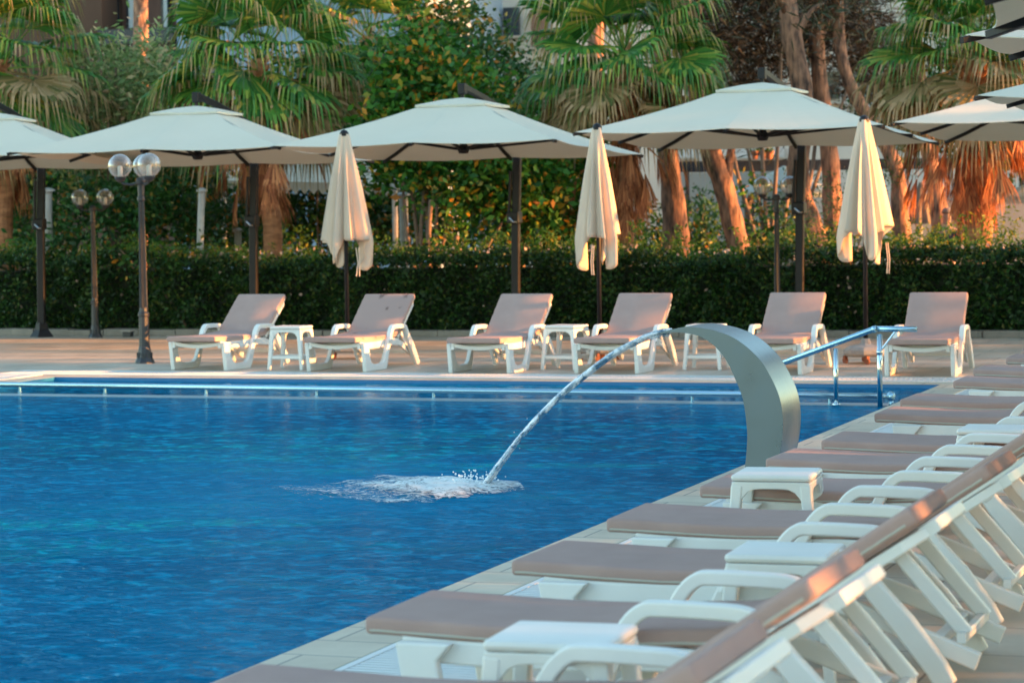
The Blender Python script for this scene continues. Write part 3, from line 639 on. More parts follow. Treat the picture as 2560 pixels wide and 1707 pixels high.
def make_lamp(arms, name='street_lamp'):
    root = empty(name, (0, 0, 0), label='', cat='lamp post')
    b = MB(); pr = [(.115, 0), (.11, .02), (.085, .07), (.068, .17), (.062, .19), (.058, .30), (.056, .52), (.064, .53), (.064, .56), (.05, .575), (.047, .62)]
    b.lathe(pr, 10)
    for k in range(8): a = R(45*k); b.box((math.cos(a)*.075-.013, math.sin(a)*.075-.013, 0), (math.cos(a)*.075+.013, math.sin(a)*.075+.013, .12))
    b.build('base', IRON, root)
    b = MB(); n = 20; vs = []
    for z, r in ((.60, .046), (1.2, .039), (1.86, .032)):
        for k in range(n*2): rr = r*(1 if k % 2 else .86); vs.append((rr*math.cos(math.pi*k/n), rr*math.sin(math.pi*k/n), z))
    m = n*2; b.add(vs, [(i*m+k, i*m+(k+1) % m, (i+1)*m+(k+1) % m, (i+1)*m+k) for i in range(2) for k in range(m)])
    b.lathe([(.034, 1.80), (.045, 1.815), (.045, 1.84), (.034, 1.855)], 16); b.build('pole', IRON, root)
    b = MB(); b.lathe([(.036, 1.85), (.04, 1.98), (.052, 2.0), (.055, 2.03), (.04, 2.06), (.0, 2.075)], 16); b.build('head', IRON, root)
    for an, rr in arms:
        cx, cy = rr*math.cos(R(an)), rr*math.sin(R(an))
        b = MB(); b.tube([(cx*.1, cy*.1, 2.01), (cx*.5, cy*.5, 1.985), (cx*.85, cy*.85, 2.0), (cx, cy, 2.03)], .013, 8); b.lathe([(.02, 0), (.05, .02), (.066, .05), (.060, .058)], 16, (cx, cy, 2.015)); arm = b.build('arm', IRON, root)
        b = MB(); b.lathe([(0, -.132)] + [(.134*math.sin(R(q)), -.134*math.cos(R(q))) for q in range(15, 166, 15)] + [(0, .134)], 24, (cx, cy, 2.195)); b.build('globe', GLOBE, arm, smooth=True)
        b = MB(); b.lathe([(.034, 0), (.034, .015), (.028, .02), (.028, .115), (.020, .125), (0, .128)], 14, (cx, cy, 2.072)); b.build('bulb', mat('lamp_bulb', (.80, .80, .78), .3) if 'lamp_bulb' not in bpy.data.materials else bpy.data.materials['lamp_bulb'], arm, smooth=True)
    return root
l1 = make_lamp([(172, .235), (172+128, .25), (85, .20)]); p = c2p(-4.096, 27.974); l1.location = (p[0], p[1], 0); l1.rotation_euler = (0, 0, YAW); l1['label'] = 'tall dark lamp post with three glass globes on the deck by the leftmost lounger'
l2 = make_lamp([(175, .20), (8, .20)]); l2.location = (-16.69, 30.55, 0); l2.scale = (.87,)*3; l2.rotation_euler = (0, 0, YAW); l2['label'] = 'dark lamp post with two globes in front of the hedge, far left'
l3 = copy_tree(l2); pl = A(1949, 843, 31.3); l3.location = (pl.x, 30.55, 0); l3['label'] = 'dark lamp post with two globes before the hedge, between the middle and right parasols'
l3.rotation_euler = (0, 0, YAW+.1)

jb = empty('utility_box', (-16.28, 30.72, 0), label='small dark utility box with a beige lid on the deck beside the left lamp post', cat='box')
b = MB(); b.box((-.06, -.05, 0), (.06, .05, .07)); b.build('body', IRON, jb, bevel=.005)
b = MB(); b.box((-.08, -.07, .072), (.08, .07, .095)); b.build('lid', CONC, jb, bevel=.005)
# ------------------------------------------------------------------ kerb and hedge
b = MB(); xs = np.arange(-30, 6, .55)
for x in xs: b.box((x+.004, 30.98+rng.uniform(-.012, .012), 0), (x+.546, 31.28, .085+rng.uniform(-.008, .010)))
tag(b.build('stone_kerb', KERB, bevel=.008), 'low stone kerb running along the foot of the hedge', 'kerb')
def leaves(P, size, aspect=.45, up=.3, droop=0):
    n = len(P); d = rng.normal(size=(n, 3)); d[:, 2] = d[:, 2]*.7+up; d /= np.linalg.norm(d, axis=1)[:, None]
    e = rng.normal(size=(n, 3)); e -= (e*d).sum(1)[:, None]*d; e /= np.linalg.norm(e, axis=1)[:, None]
    L = (size*rng.uniform(.6, 1.35, n))[:, None]; W = L*aspect
    return np.stack([P-d*L/2, P+e*W/2+d*L*.05, P+d*L/2, P-e*W/2+d*L*.05], 1)
def fbm(x, s):
    v = 0
    for k in range(5): v = v + np.sin(x*(1.1*1.9**k)+s*1.7+k*2.1)/(1.5**k)
    return v/3
hedge = empty('hedge', (-12, 31.9, 0), label='long clipped dark green hedge behind the kerb across the whole view', cat='hedge')
n = 105000; x = rng.uniform(-24, -1.5, n); face = rng.random(n)
top = 1.02+.13*fbm(x, 1)+.09*fbm(x*3, 4)
front = 31.22+.10*fbm(x*2.1, 2)
y = np.where(face < .62, front+np.abs(rng.normal(0, .10, n)), rng.uniform(31.2, 32.3, n)); z = np.where(face < .62, rng.uniform(.03, 1, n)*top, top+rng.normal(0, .05, n))
bul = .12*np.sin(z*4+x*5)+.08*np.sin(z*9-x*11); y = np.where(face < .62, y+bul*.8, y)
P = np.stack([x+12, y-31.9, z], 1)
quads('foliage', leaves(P, .062, .5), L_HEDGE, hedge)
# loose sprigs standing above the clipped top
n = 1100; cx = rng.uniform(-23, -2, n); S = []
for c in cx:
    h = rng.uniform(.05, .22)+.16*rng.random()**3*(1+(c > -12)); k = int(h*90); t = rng.random(k); yy = rng.uniform(31.3, 32.3); lx, ly = rng.normal(0, .12, 2)
    S.append(np.stack([c+12+lx*t+rng.normal(0, .03, k), yy-31.9+ly*t+rng.normal(0, .03, k), 1.00+.13*fbm(np.full(k, c), 1)+.09*fbm(np.full(k, c)*3, 4)+h*t], 1))
quads('sprigs', leaves(np.concatenate(S), .065, .35, .8), leafmat('sprig_leaf', [(0, (.02, .09, .012)), (.55, (.06, .17, .02)), (.85, (.15, .22, .025)), (1, (.34, .24, .03))], .35), hedge)
k = 900; xx = rng.uniform(-21, -2, k)
PF = np.stack([xx+12, rng.uniform(31.15, 32.2, k)-31.9, np.where(rng.random(k) < .35, rng.uniform(.3, 1.0, k), 1.05+.12*rng.random(k))], 1)
quads('flower', leaves(PF, .05, .8), L_FLOWER, hedge)
b = MB(); b.box((-11.9, -.45, 0), (10.4, .45, .88)); b.build('branches', mat('hedge_core', (.010, .016, .008), .95), hedge)  # solid dark filler box inside the hedge so nothing shows through

# ------------------------------------------------------------------ trees and shrubs
def crown_pts(blobs, dens_, clump=.22, per=26):
    out = []
    for c, r in blobs:
        vol = r[0]*r[1]*r[2]; k = max(6, int(dens_*vol)); u = rng.normal(size=(k, 3)); u /= np.linalg.norm(u, axis=1)[:, None]
        q = u*(rng.random(k)**.38)[:, None]*np.array(r)+np.array(c)
        cl = q.repeat(per, 0)+rng.normal(0, clump, (k*per, 3)); out.append(cl)
    return np.concatenate(out)
def shrub(name, base, blobs, m, size, label, cat='shrub', group=None, dens_=40, clump=.16, per=22, stems=3, aspect=.5, up=.2, stem_r=.02, stem_mat=TWIG):
    root = empty(name, base, label=label, cat=cat, group=group); B = Vector(base)
    bl = [((c[0]-B.x, c[1]-B.y, c[2]-B.z), r) for c, r in blobs]
    quads('crown' if cat == 'tree' else 'foliage', leaves(crown_pts(bl, dens_, clump, per), size, aspect, up), m, root)
    b = MB()
    for k in range(stems):
        c, r = bl[k % len(bl)]; o = rng.normal(0, .06, 2); e = Vector((c[0], c[1], c[2]+r[2]*.3)); s0 = Vector((o[0], o[1], 0)); mid = s0.lerp(e, .45)+Vector((*rng.normal(0, .10, 2), 0))
        b.tube(smooth_path([tuple(s0), tuple(mid), tuple(e)], 5), list(np.linspace(stem_r, stem_r*.35, 11)), 7)
    b.build('trunk' if cat == 'tree' else 'stems', stem_mat, root, smooth=True)
    return root
def blob(x, y, D, rx, rz, ry=None): v = A(x, y, D); k = D/FP; return ((v.x, v.y, v.z), (rx*k, (ry or (rx*k)), rz*k))
def gnd(x, D): v = A(x, 700, D); return (v.x, v.y, 0)

# fan palms
def frond(R_, pet, az, el, span, droop, seg=44, curl=.0, dry=False):
    """petiole + palmate blade. returns quads"""
    out = []; d = np.array([math.cos(az)*math.cos(el), math.sin(az)*math.cos(el), math.sin(el)]); g = np.array([0, 0, -1.0])
    # petiole bends down a little
    pts = [d*pet*t + g*(.10*pet*t*t) for t in (0, .35, .7, 1)]; sdv = np.cross(d, [0, 0, 1.0]); sdv /= np.linalg.norm(sdv)+1e-9
    for i in range(3):
        for k in (0, 1):
            w_ = .016-.003*i; nn = np.cross(sdv, d) if k else sdv
            out.append([pts[i]-nn*w_, pts[i]+nn*w_, pts[i+1]+nn*w_*.8, pts[i+1]-nn*w_*.8])
    hub = pts[3]; d2 = d + g*(.35 if not dry else 1.8); d2 /= np.linalg.norm(d2)
    sdv = np.cross(d2, [0, 0, 1.0]); sdv /= np.linalg.norm(sdv)+1e-9; nrm = np.cross(sdv, d2)
    tl = rng.normal(0, .25); sdv, nrm = sdv*math.cos(tl)+nrm*math.sin(tl), nrm*math.cos(tl)-sdv*math.sin(tl)
    for j in range(seg):
        a = -span+2*span*(j+.5)/seg + rng.normal(0, .012); rl = R_*(1-.18*abs(a)/2.4)*rng.uniform(.88, 1.06)
        dirv = d2*math.cos(a)+sdv*math.sin(a); fold = nrm*math.copysign(.35, math.cos(j*math.pi)); cup = nrm*(.25*abs(math.sin(a)))
        wd = np.cross(dirv, nrm)+fold; wd /= np.linalg.norm(wd); prev = None; W0 = R_*span*2/seg*.42
        dr = droop*rng.uniform(.7, 1.4)
        for t, wk in ((.02, .10), (.28, .74), (.54, 1.18), (.70, .66), (.85, .30), (1.0, .04)):
            q = hub+(dirv+cup*(1-t))*rl*min(t, .60+.5*(t-.60) if t > .60 else t) + g*dr*rl*(max(0, t-.66)**1.2)*1.7 + g*.06*rl*t*t
            w_ = wd*W0*wk*.62
            if prev is not None: out.append([prev[0], prev[1], q+w_, q-w_])
            prev = (q-w_, q+w_)
    return out
def palm(base, cx, top, trunk_r, label, n_live=38, R_=.95, pet=.95, skirt=26, skirt_len=1.5, lean=(0, 0), seed=1, tips=.25, skirt_drop=0):
    rs = np.random.default_rng(seed); root = empty('fan_palm', base, label=label, cat='palm tree', group='fan palms behind the hedge')
    B = Vector(base); c0 = np.array([cx.x-B.x, cx.y-B.y, cx.z])
    G, T = [], []
    for k in range(n_live):
        az = k*2.39996+rs.normal(0, .15); u = (k+.5)/n_live; el = R(78-118*u+rs.normal(0, 6))
        q = frond(R_*rs.uniform(.85, 1.1), pet*rs.uniform(.8, 1.15), az, el, R(rs.uniform(95, 125)), rs.uniform(.3, .75)+.35*u)
        q = np.array(q)+c0+np.array([0, 0, -.25*u]); (T if (u > .62 and rs.random() < tips*2) else G).append(q)
    GG = np.concatenate(G); cr = quads('crown', GG, P_GREEN, root); cr.data.materials.append(P_TAN)
    k_ = np.arange(len(GG)) % (6+44*5); tip = (k_ >= 6) & (((k_-6) % 5) >= 3) & (rs.random(len(GG)) < .42); cr.data.polygons.foreach_set('material_index', tip.astype(np.int32))
    if T: quads('drying_fronds', np.concatenate(T), P_TAN, root)
    S = []
    for k in range(skirt):
        az = rs.uniform(0, 6.28); far_ = k % 3 == 0; el = R(rs.uniform(-50, -18) if far_ else rs.uniform(-88, -68)); pl_ = rs.uniform(.55, 1.15) if far_ else skirt_len*rs.uniform(.15, .6)
        q = np.array(frond(.72*rs.uniform(.8, 1.2), pl_, az, el, R(rs.uniform(12, 30)), .12, seg=15, dry=True))
        S.append(q+c0+np.array([math.cos(az)*trunk_r*.9, math.sin(az)*trunk_r*.9, -(.30 if far_ else .45)-rs.uniform(0, .55)-skirt_drop]))
    quads('dead_frond_skirt', np.concatenate(S), P_DRY, root)
    b = MB(); n = 26; pts = [Vector((0, 0, -.05)).lerp(Vector(tuple(c0)), i/n)+Vector((.04*math.sin(i*.5+seed), .03*math.cos(i*.4), 0)) for i in range(n+1)]
    b.tube(pts, [trunk_r*(1.18-.25*i/n+.07*(i % 2)) for i in range(n+1)], 14)
    for k in range(46):
        t = rs.uniform(.62, .99); az = rs.uniform(0, 6.28); p_ = Vector((0, 0, 0)).lerp(Vector(tuple(c0)), t); d_ = Vector((math.cos(az), math.sin(az), .75))
        b.bar([p_+d_*trunk_r*.7, p_+d_*(trunk_r*.9+.10)+Vector((0, 0, .05))], [.09, .04], [.025, .012])
    b.build('trunk', PALMBARK, root)
    return root
palm(gnd(692, 36.5), A(648, 150, 36.5), 0, .125, 'fan palm left of centre, crown spreading above the second umbrella', seed=3, R_=1.12, pet=.95, skirt=46, skirt_len=1.3, skirt_drop=.15)
palm(gnd(1568, 36.5), A(1560, 130, 36.5), 0, .10, 'fan palm right of centre with a long orange brown skirt beside the middle furled parasol', seed=5, R_=1.08, pet=1.0, n_live=44, skirt=38, skirt_len=1.5, skirt_drop=.45, tips=.35)
palm(gnd(2458, 35.5), A(2430, 130, 35.5), 0, .17, 'fan palm at the right with a thick trunk and many drying brown fronds', seed=8, R_=1.08, pet=.95, n_live=46, skirt=60, skirt_len=1.7, tips=.8, skirt_drop=.25)
palm(gnd(22, 37.5), A(0, 150, 37.5), 0, .13, 'fan palm at the left photo edge with yellow sunlit upper fronds', seed=12, R_=1.15, pet=1.1, skirt=34, skirt_len=1.4)
palm(gnd(930, 47), A(925, 95, 47), 0, .14, 'dark fan palm farther back between the two left umbrellas and the pale wall', seed=21, R_=.95, pet=.95, skirt=8)

# pines
def pine(pts, rad, label, branches=(), D0=None, blobs=None, seed=0, ndl=2600):
    r_ = np.random.default_rng(seed); B = Vector((pts[0].x, pts[0].y, 0)); root = empty('pine_tree', B, label=label, cat='pine tree', group='pines behind the hedge')
    P = smooth_path([tuple(p-B) for p in pts], 6); n = len(P); rr = np.interp(np.linspace(0, 1, n), np.linspace(0, 1, len(rad)), rad)*(1+.05*np.sin(np.arange(n)*1.7))
    b = MB(); b.tube(P, list(rr), 16); b.build('trunk', BARK, root, smooth=True)
    b = MB(); ends = []
    for s, e, r0 in branches:
        s_, e_ = s-B, e-B; mid = s_.lerp(e_, .5)+Vector((0, 0, .12)); b.tube(smooth_path([tuple(s_), tuple(mid), tuple(e_)], 5), list(np.linspace(r0, r0*.4, 11)), 8); ends.append(e_)
    top = P[-1]
    for k in range(9):
        a = r_.uniform(0, 6.28); e_ = top+Vector((math.cos(a)*1.6, math.sin(a)*1.6, r_.uniform(-.3, 1.2))); s_ = P[int(n*.8)].lerp(top, r_.random()); b.tube([s_, s_.lerp(e_, .5)+Vector((0, 0, .2)), e_], [.05, .035, .015], 7); ends.append(e_)
    b.build('branch', BARK, root, smooth=True)
    pt = np.concatenate([np.array(tuple(e))+r_.normal(0, .45, (ndl//len(ends), 3))*np.array([1.2, 1.2, .55]) for e in ends])
    quads('crown', leaves(pt, .22, .10, .2), NEEDLE, root)
    return root
D = 38.5
pine([A(1690, 700, D), A(1688, 560, D), A(1672, 400, D), A(1655, 150, D), A(1640, -200, D)], [.23, .20, .15, .14, .11], 'pine with a straight grey trunk just right of the orange palm skirt', seed=1)
pine([A(1868, 700, 38), A(1842, 600, 38), A(1810, 470, 38), A(1775, 370, 38), A(1735, 200, 38), A(1690, -200, 38)], [.19, .17, .155, .16, .11, .09], 'pine with a trunk leaning left, forked under the umbrella above the fountain', branches=[(A(1815, 470, 38), A(1840, 330, 38), .09)], seed=2)
pine([A(2062, 720, 37), A(2035, 600, 37), A(1995, 450, 37), A(2008, 250, 37), A(1975, 60, 37), A(1950, -250, 37)], [.22, .20, .165, .155, .15, .12], 'thick pine behind the umbrella above the fountain, its upper trunk glowing orange', branches=[(A(1995, 90, 37), A(2060, 10, 37), .045), (A(1998, 75, 37), A(2020, 45, 37), .05)], seed=3)
pine([A(2118, 720, 42), A(2085, 560, 42), A(2075, 400, 42), A(2045, 150, 42), A(2035, -250, 42)], [.20, .18, .15, .13, .10], 'slimmer pine with an orange lit trunk close right of the thick one', branches=[(A(2045, 110, 42), A(2120, 0, 42), .05)], seed=4)
pine([A(2262, 700, 41), A(2250, 540, 41), A(2232, 400, 41), A(2105, 150, 41), A(2100, -250, 41)], [.17, .15, .12, .10, .08], 'reddish pine trunk right of the right furled parasol', seed=5)
pine([A(2370, 700, 43), A(2340, 480, 43), A(2315, 340, 43), A(2290, 100, 43), A(2280, -250, 43)], [.18, .15, .13, .11, .09], 'dark leaning pine trunk left of the right palm skirt', seed=6)
pine([A(1490, 700, 50), A(1485, 300, 50), A(1500, -250, 50)], [.2, .17, .12], 'distant pine hidden behind the fan palm right of centre', seed=7)
pine([A(345, 700, 52), A(352, 300, 52), A(350, -250, 52)], [.2, .17, .12], 'distant dark pine before the brown shaded window front', seed=8)

# broadleaf trees and bushes
shrub('broadleaf_tree', gnd(1075, 35.3), [blob(1100, 260, 35.6, 170, 130, .8), blob(1010, 190, 35.8, 90, 90, .6), blob(1000, 350, 35.5, 120, 130, .7), blob(1190, 420, 35.6, 190, 120, .8), blob(1330, 470, 35.8, 110, 120, .6), blob(1060, 130, 36, 70, 80, .4)], L_BROAD, .13,
      'leafy green tree with yellow and orange leaves behind the middle umbrella', 'tree', dens_=420, clump=.14, per=16, stems=8, aspect=.55, stem_r=.04)
shrub('broadleaf_tree', gnd(1250, 37.3), [blob(1280, 520, 37.3, 120, 110, .6), blob(1420, 480, 37.3, 120, 130, .6), blob(1400, 600, 37.0, 120, 70, .6), blob(1260, 330, 38, 130, 120, .6)], L_BROAD, .12,
      'second green tree with scattered orange leaves between the middle mast and the middle furled parasol', 'tree', dens_=330, clump=.15, per=16, stems=4, aspect=.55, stem_r=.03)
shrub('oleander', gnd(300, 38.5), [blob(290, 200, 38.5, 160, 110, 1.0), blob(420, 260, 38.5, 120, 120, .8), blob(200, 330, 38.5, 150, 110, .8), blob(370, 130, 38.5, 45, 70, .4), blob(420, 400, 39, 180, 100, .8)], L_PALE, .13,
      'tall pale green oleander with pinkish flower heads between the two left palms', 'tree', dens_=210, clump=.16, per=20, stems=6, aspect=.34, stem_r=.03)
shrub('evergreen_bush', gnd(330, 37), [blob(250, 540, 37, 170, 100, .8), blob(420, 520, 37, 130, 110, .8), blob(150, 620, 36.5, 130, 60, .5), blob(560, 560, 38.5, 140, 90, .8), blob(400, 430, 38.5, 150, 90, .6)], L_DARK, .11,
      'dark green bush mass with sunlit orange flecks painted on its leaves behind the left lamp posts', dens_=300, clump=.15, per=16, stems=5)
shrub('evergreen_bush', gnd(480, 34.9), [blob(300, 640, 34.9, 160, 55, .4), blob(520, 650, 34.9, 120, 55, .4)], L_DARK, .10, 'low dark shrub just above the hedge top behind the near lamp post', dens_=150, clump=.10, per=16)
shrub('yellow_bush', gnd(735, 40), [blob(750, 610, 40, 75, 45, .5), blob(690, 640, 40, 60, 40, .5)], L_YEL, .09, 'small yellow green bush sunlit left of the left furled parasol', dens_=220, clump=.10, per=16)
shrub('evergreen_bush', gnd(1000, 34.6), [blob(980, 640, 34.6, 130, 50, .4), blob(1200, 650, 34.6, 160, 50, .4)], L_DARK, .09, 'low leafy shrub rising over the hedge under the middle umbrella', dens_=150, clump=.10, per=16)
shrub('evergreen_bush', gnd(880, 45), [blob(820, 540, 45, 160, 110, 1), blob(980, 520, 46, 130, 130, 1), blob(600, 560, 46, 160, 120, 1)], L_DARK, .13, 'dark shaded bush under the scalloped awning', dens_=200, clump=.2, per=18)
shrub('garden_bush', gnd(1690, 35.0), [blob(1640, 650, 35.0, 90, 35, .4), blob(1760, 665, 35.2, 110, 35, .4), blob(1880, 660, 35, 90, 45, .4)], leafmat('bush_leaf', [(0, (.04, .09, .02)), (.6, (.09, .17, .035)), (1, (.25, .22, .05))], .4), .085, 'low green bushes at the foot of the two leaning pine trunks', dens_=240, clump=.09, per=16)
shrub('garden_bush', gnd(2080, 35.4), [blob(2040, 560, 35.4, 70, 70, .5), blob(2120, 480, 35.4, 70, 70, .5), blob(2200, 440, 35.6, 70, 60, .4), blob(2000, 640, 35.2, 90, 50, .4)], leafmat('juniper_leaf', [(0, (.04, .10, .04)), (.7, (.10, .17, .06)), (1, (.30, .18, .06))], .35), .07, 'feathery green juniper rising behind the right furled parasol', dens_=260, clump=.09, per=18, aspect=.3, up=.8)
shrub('garden_bush', gnd(2340, 34.4), [blob(2230, 640, 34.4, 90, 60, .5), blob(2350, 620, 34.4, 100, 65, .5), blob(2490, 610, 34.2, 110, 80, .5), blob(2130, 650, 34.4, 60, 50, .4)], L_YEL, .075, 'bright yellow green oleander bush sunlit above the hedge at the right', dens_=260, clump=.09, per=18, aspect=.3, up=.7)
shrub('garden_bush', gnd(1900, 46), [blob(1960, 520, 46, 80, 80, .6), blob(1740, 540, 46, 60, 60, .6)], L_DARK, .10, 'dark green shrub between the pine trunks in front of the pergola', dens_=160, clump=.13, per=16)
shrub('evergreen_bush', gnd(60, 44), [blob(-20, 480, 44, 150, 120, .9), blob(140, 420, 45, 150, 120, .9), blob(40, 300, 46, 170, 110, .9), blob(60, 590, 43, 160, 70, .7)], L_DARK, .12, 'dark foliage behind the leftmost palm trunk and the leaning mast', dens_=200, clump=.16, per=18)
shrub('evergreen_bush', gnd(350, 43), [blob(330, 430, 43, 170, 110, .8), blob(480, 360, 44, 150, 110, .8), blob(620, 330, 45, 150, 110, .8), blob(250, 380, 44, 120, 100, .8)], L_DARK, .13, 'tall dark evergreen between the left palm crowns and the lamp globes', dens_=200, clump=.17, per=18)
shrub('broadleaf_tree', gnd(800, 44), [blob(800, 300, 44, 170, 110, .9), blob(900, 230, 45, 120, 110, .8), blob(760, 200, 46, 100, 80, .6), blob(520, 200, 47, 90, 90, .6)], L_DARK, .13, 'darker leafy tree filling in behind the palm left of centre', 'tree', dens_=190, clump=.17, per=18, stems=4)
shrub('broadleaf_tree', gnd(1300, 45), [blob(1110, 60, 47, 110, 90, .9), blob(1200, 180, 46, 150, 120, .9), blob(1330, 260, 45, 170, 130, .9), blob(1420, 380, 44, 150, 110, .8), blob(1180, 560, 44, 200, 100, .8), blob(1400, 560, 43, 150, 90, .8)], L_DARK, .13, 'dark leafy tree closing the gap behind the palm right of centre', 'tree', dens_=190, clump=.17, per=18, stems=4)
PINEX = leafmat('pine_inner_needle', [(0, (.02, .022, .012)), (.55, (.085, .05, .03)), (1, (.24, .13, .075))], .15)
shrub('pine_tree', gnd(1930, 41), [blob(1760, 60, 41, 130, 110, .9), blob(1900, 130, 42, 110, 110, .9), blob(2050, 40, 43, 150, 120, .9), blob(1830, 210, 42, 100, 60, .7), blob(2160, 140, 44, 90, 130, .8), blob(1960, -30, 41, 200, 80, .9)], PINEX, .20, 'brown inner twigs and needles of a pine above the umbrella right of centre', 'tree', dens_=330, clump=.22, per=24, stems=9, aspect=.12, stem_r=.05)
shrub('evergreen_bush', gnd(2330, 47), [blob(2250, 250, 47, 130, 130, .8), blob(2420, 300, 46, 150, 110, .8), blob(2560, 330, 45, 120, 120, .8), blob(2500, 120, 47, 150, 120, .8)], L_DARK, .13, 'dark evergreen behind the right palm crown', dens_=170, clump=.17, per=18)
# potted palm like plant between the trunks
shrub('garden_bush', gnd(1740, 39.5), [blob(1690, 600, 39.5, 90, 60, .6), blob(1800, 610, 40, 100, 55, .6), blob(1930, 590, 40, 90, 80, .6), blob(2060, 620, 39, 90, 60, .6), blob(1600, 590, 40, 80, 70, .6)], L_DARK, .10, 'dark green shrubs on the ground behind the pine trunks', dens_=260, clump=.12, per=18)
shrub('yucca', gnd(1760, 44), [blob(1760, 530, 44, 60, 55, .4)], leafmat('yucca_leaf', [(0, (.03, .10, .03)), (1, (.08, .20, .06))], .3), .32, 'spiky green yucca standing between the two left pine trunks', cat='plant', dens_=260, clump=.12, per=10, aspect=.10, up=.8)
# dark wood filling the distance
w_ = []
for k in range(46):
    xx = rng.uniform(-400, 2900); DD = rng.uniform(84, 110); yy = rng.uniform(-50, 520); q = blob(xx, yy, DD, rng.uniform(130, 220), rng.uniform(90, 150), 2.5); w_.append(q)
tag(quads('distant_wood', leaves(crown_pts(w_, 2.2, .7, 26), .55, .6, .1), L_DARK), 'dark mass of far trees closing the view between the buildings', 'wood', kind='stuff')
b = MB(); 
for k in range(24):
    q = A(-400+k*140, 600, 118); b.lathe([(0, 0), (7, 1), (9, 6), (6.5, 12), (0, 16)], 9, (q.x, q.y, -.5))
tag(b.build('far_hill', mat('far_wood', (.015, .035, .014), .95, col2=(.03, .055, .02), scale=.5, bump=1, bscale=1.5)), kind='structure')

# slim trunks, posts
def slim_tree(x0, y0, x1, y1, Dd, r, m, label, name='slim_trunk', blobs=None):
    a, c = A(x0, y0, Dd), A(x1, y1, Dd); root = empty(name, (a.x, a.y, 0), label=label, cat='tree' if name != 'garden_post' else 'post'); B = Vector((a.x, a.y, 0)); b = MB()
    mid = (a+c)/2+Vector((rng.normal(0, .05), 0, 0)) if name != 'garden_post' else (a+c)/2
    b.tube(smooth_path([(0, 0, 0), tuple(mid-B), tuple(c-B)], 6), r, 9); b.build('trunk' if name != 'garden_post' else 'shaft', m, root, smooth=True)
    if name != 'garden_post': quads('crown', leaves(crown_pts([((c.x-B.x, c.y-B.y, c.z+.1), (.45, .4, .3))], 220, .1, 14), .11, .5), L_BROAD, root)
    else:
        b = MB(); b.lathe([(r*1.6, 0), (r*1.6, .03), (r*.5, .06)], 10, tuple(c-B)); b.build('cap', m, root)
    return root
POSTW = mat('whitewashed_post', (.50, .47, .43), .8, col2=(.36, .33, .30), scale=9)
slim_tree(1068, 700, 1078, 500, 35.0, .035, TWIG, 'slim reddish sapling trunk under the middle umbrella')
slim_tree(1150, 720, 1142, 590, 35.0, .035, TWIG, 'short slim sapling right of the reddish one')
slim_tree(1012, 640, 1008, 490, 39, .07, POSTW, 'pale grey post half hidden by leaves right of the left furled parasol', 'garden_post')
slim_tree(596, 690, 595, 580, 38, .055, POSTW, 'short white fluted post left of the second umbrella mast', 'garden_post')
slim_tree(1205, 640, 1203, 570, 38, .05, POSTW, 'small white post seen under the middle umbrella near its mast', 'garden_post')
slim_tree(121, 700, 118, 480, 36.5, .075, POSTW, 'pale post with a yellow sunlit edge beside the leaning left mast', 'garden_post')
slim_tree(152, 640, 152, 480, 40, .05, TWIG, 'thin sapling just right of the pale post at the left')
slim_tree(497, 720, 505, 480, 35.6, .05, POSTW, 'slim pale post under the left palm skirt with a glowing edge', 'garden_post')
slim_tree(1878, 600, 1878, 490, 41, .055, TWIG, 'small forked trunk between the leaning pine and the right lamp post')
slim_tree(1348, 680, 1350, 440, 36.2, .035, POSTW, 'thin pole catching the sun just right of the middle mast', 'garden_post')

# rocks
STONE = mat('pale_garden_rock', (.34, .28, .24), .9, col2=(.48, .40, .34), scale=5, bump=.8, bscale=8)
def rock(x, y, Dd, s, label):
    v = A(x, y, Dd); b = MB(); n, m = 12, 8; vs = []; sd2 = rng.uniform(0, 9, 3)
    for i in range(m+1):
        for k in range(n):
            a, e = 2*math.pi*k/n, math.pi*i/m-math.pi/2; q = 1+.22*math.sin(3*a+sd2[0])+.18*math.sin(4*e+a*2+sd2[1]); vs.append((s*q*math.cos(e)*math.cos(a), s*.8*q*math.cos(e)*math.sin(a), s*q*.9*math.sin(e)))
    b.add(vs, [(i*n+k, i*n+(k+1) % n, (i+1)*n+(k+1) % n, (i+1)*n+k) for i in range(m) for k in range(n)])
    o = b.build('garden_rock', STONE, smooth=False, loc=(v.x, v.y, v.z)); 
    return tag(o, label, 'rock', 'pale rocks in the garden bed')
rock(1815, 650, 34.2, .13, 'upright pale rock at the foot of the leaning pine'); rock(1868, 668, 34.1, .12, 'rounded orange lit rock right of the upright pale one'); rock(1740, 668, 34.2, .10, 'small rock pair member left of the upright pale rock'); rock(1655, 672, 34.2, .11, 'flat rock on the hedge top right of the orange palm trunk'); rock(1990, 630, 34.4, .16, 'large shaded rock behind the right lamp post and mast')

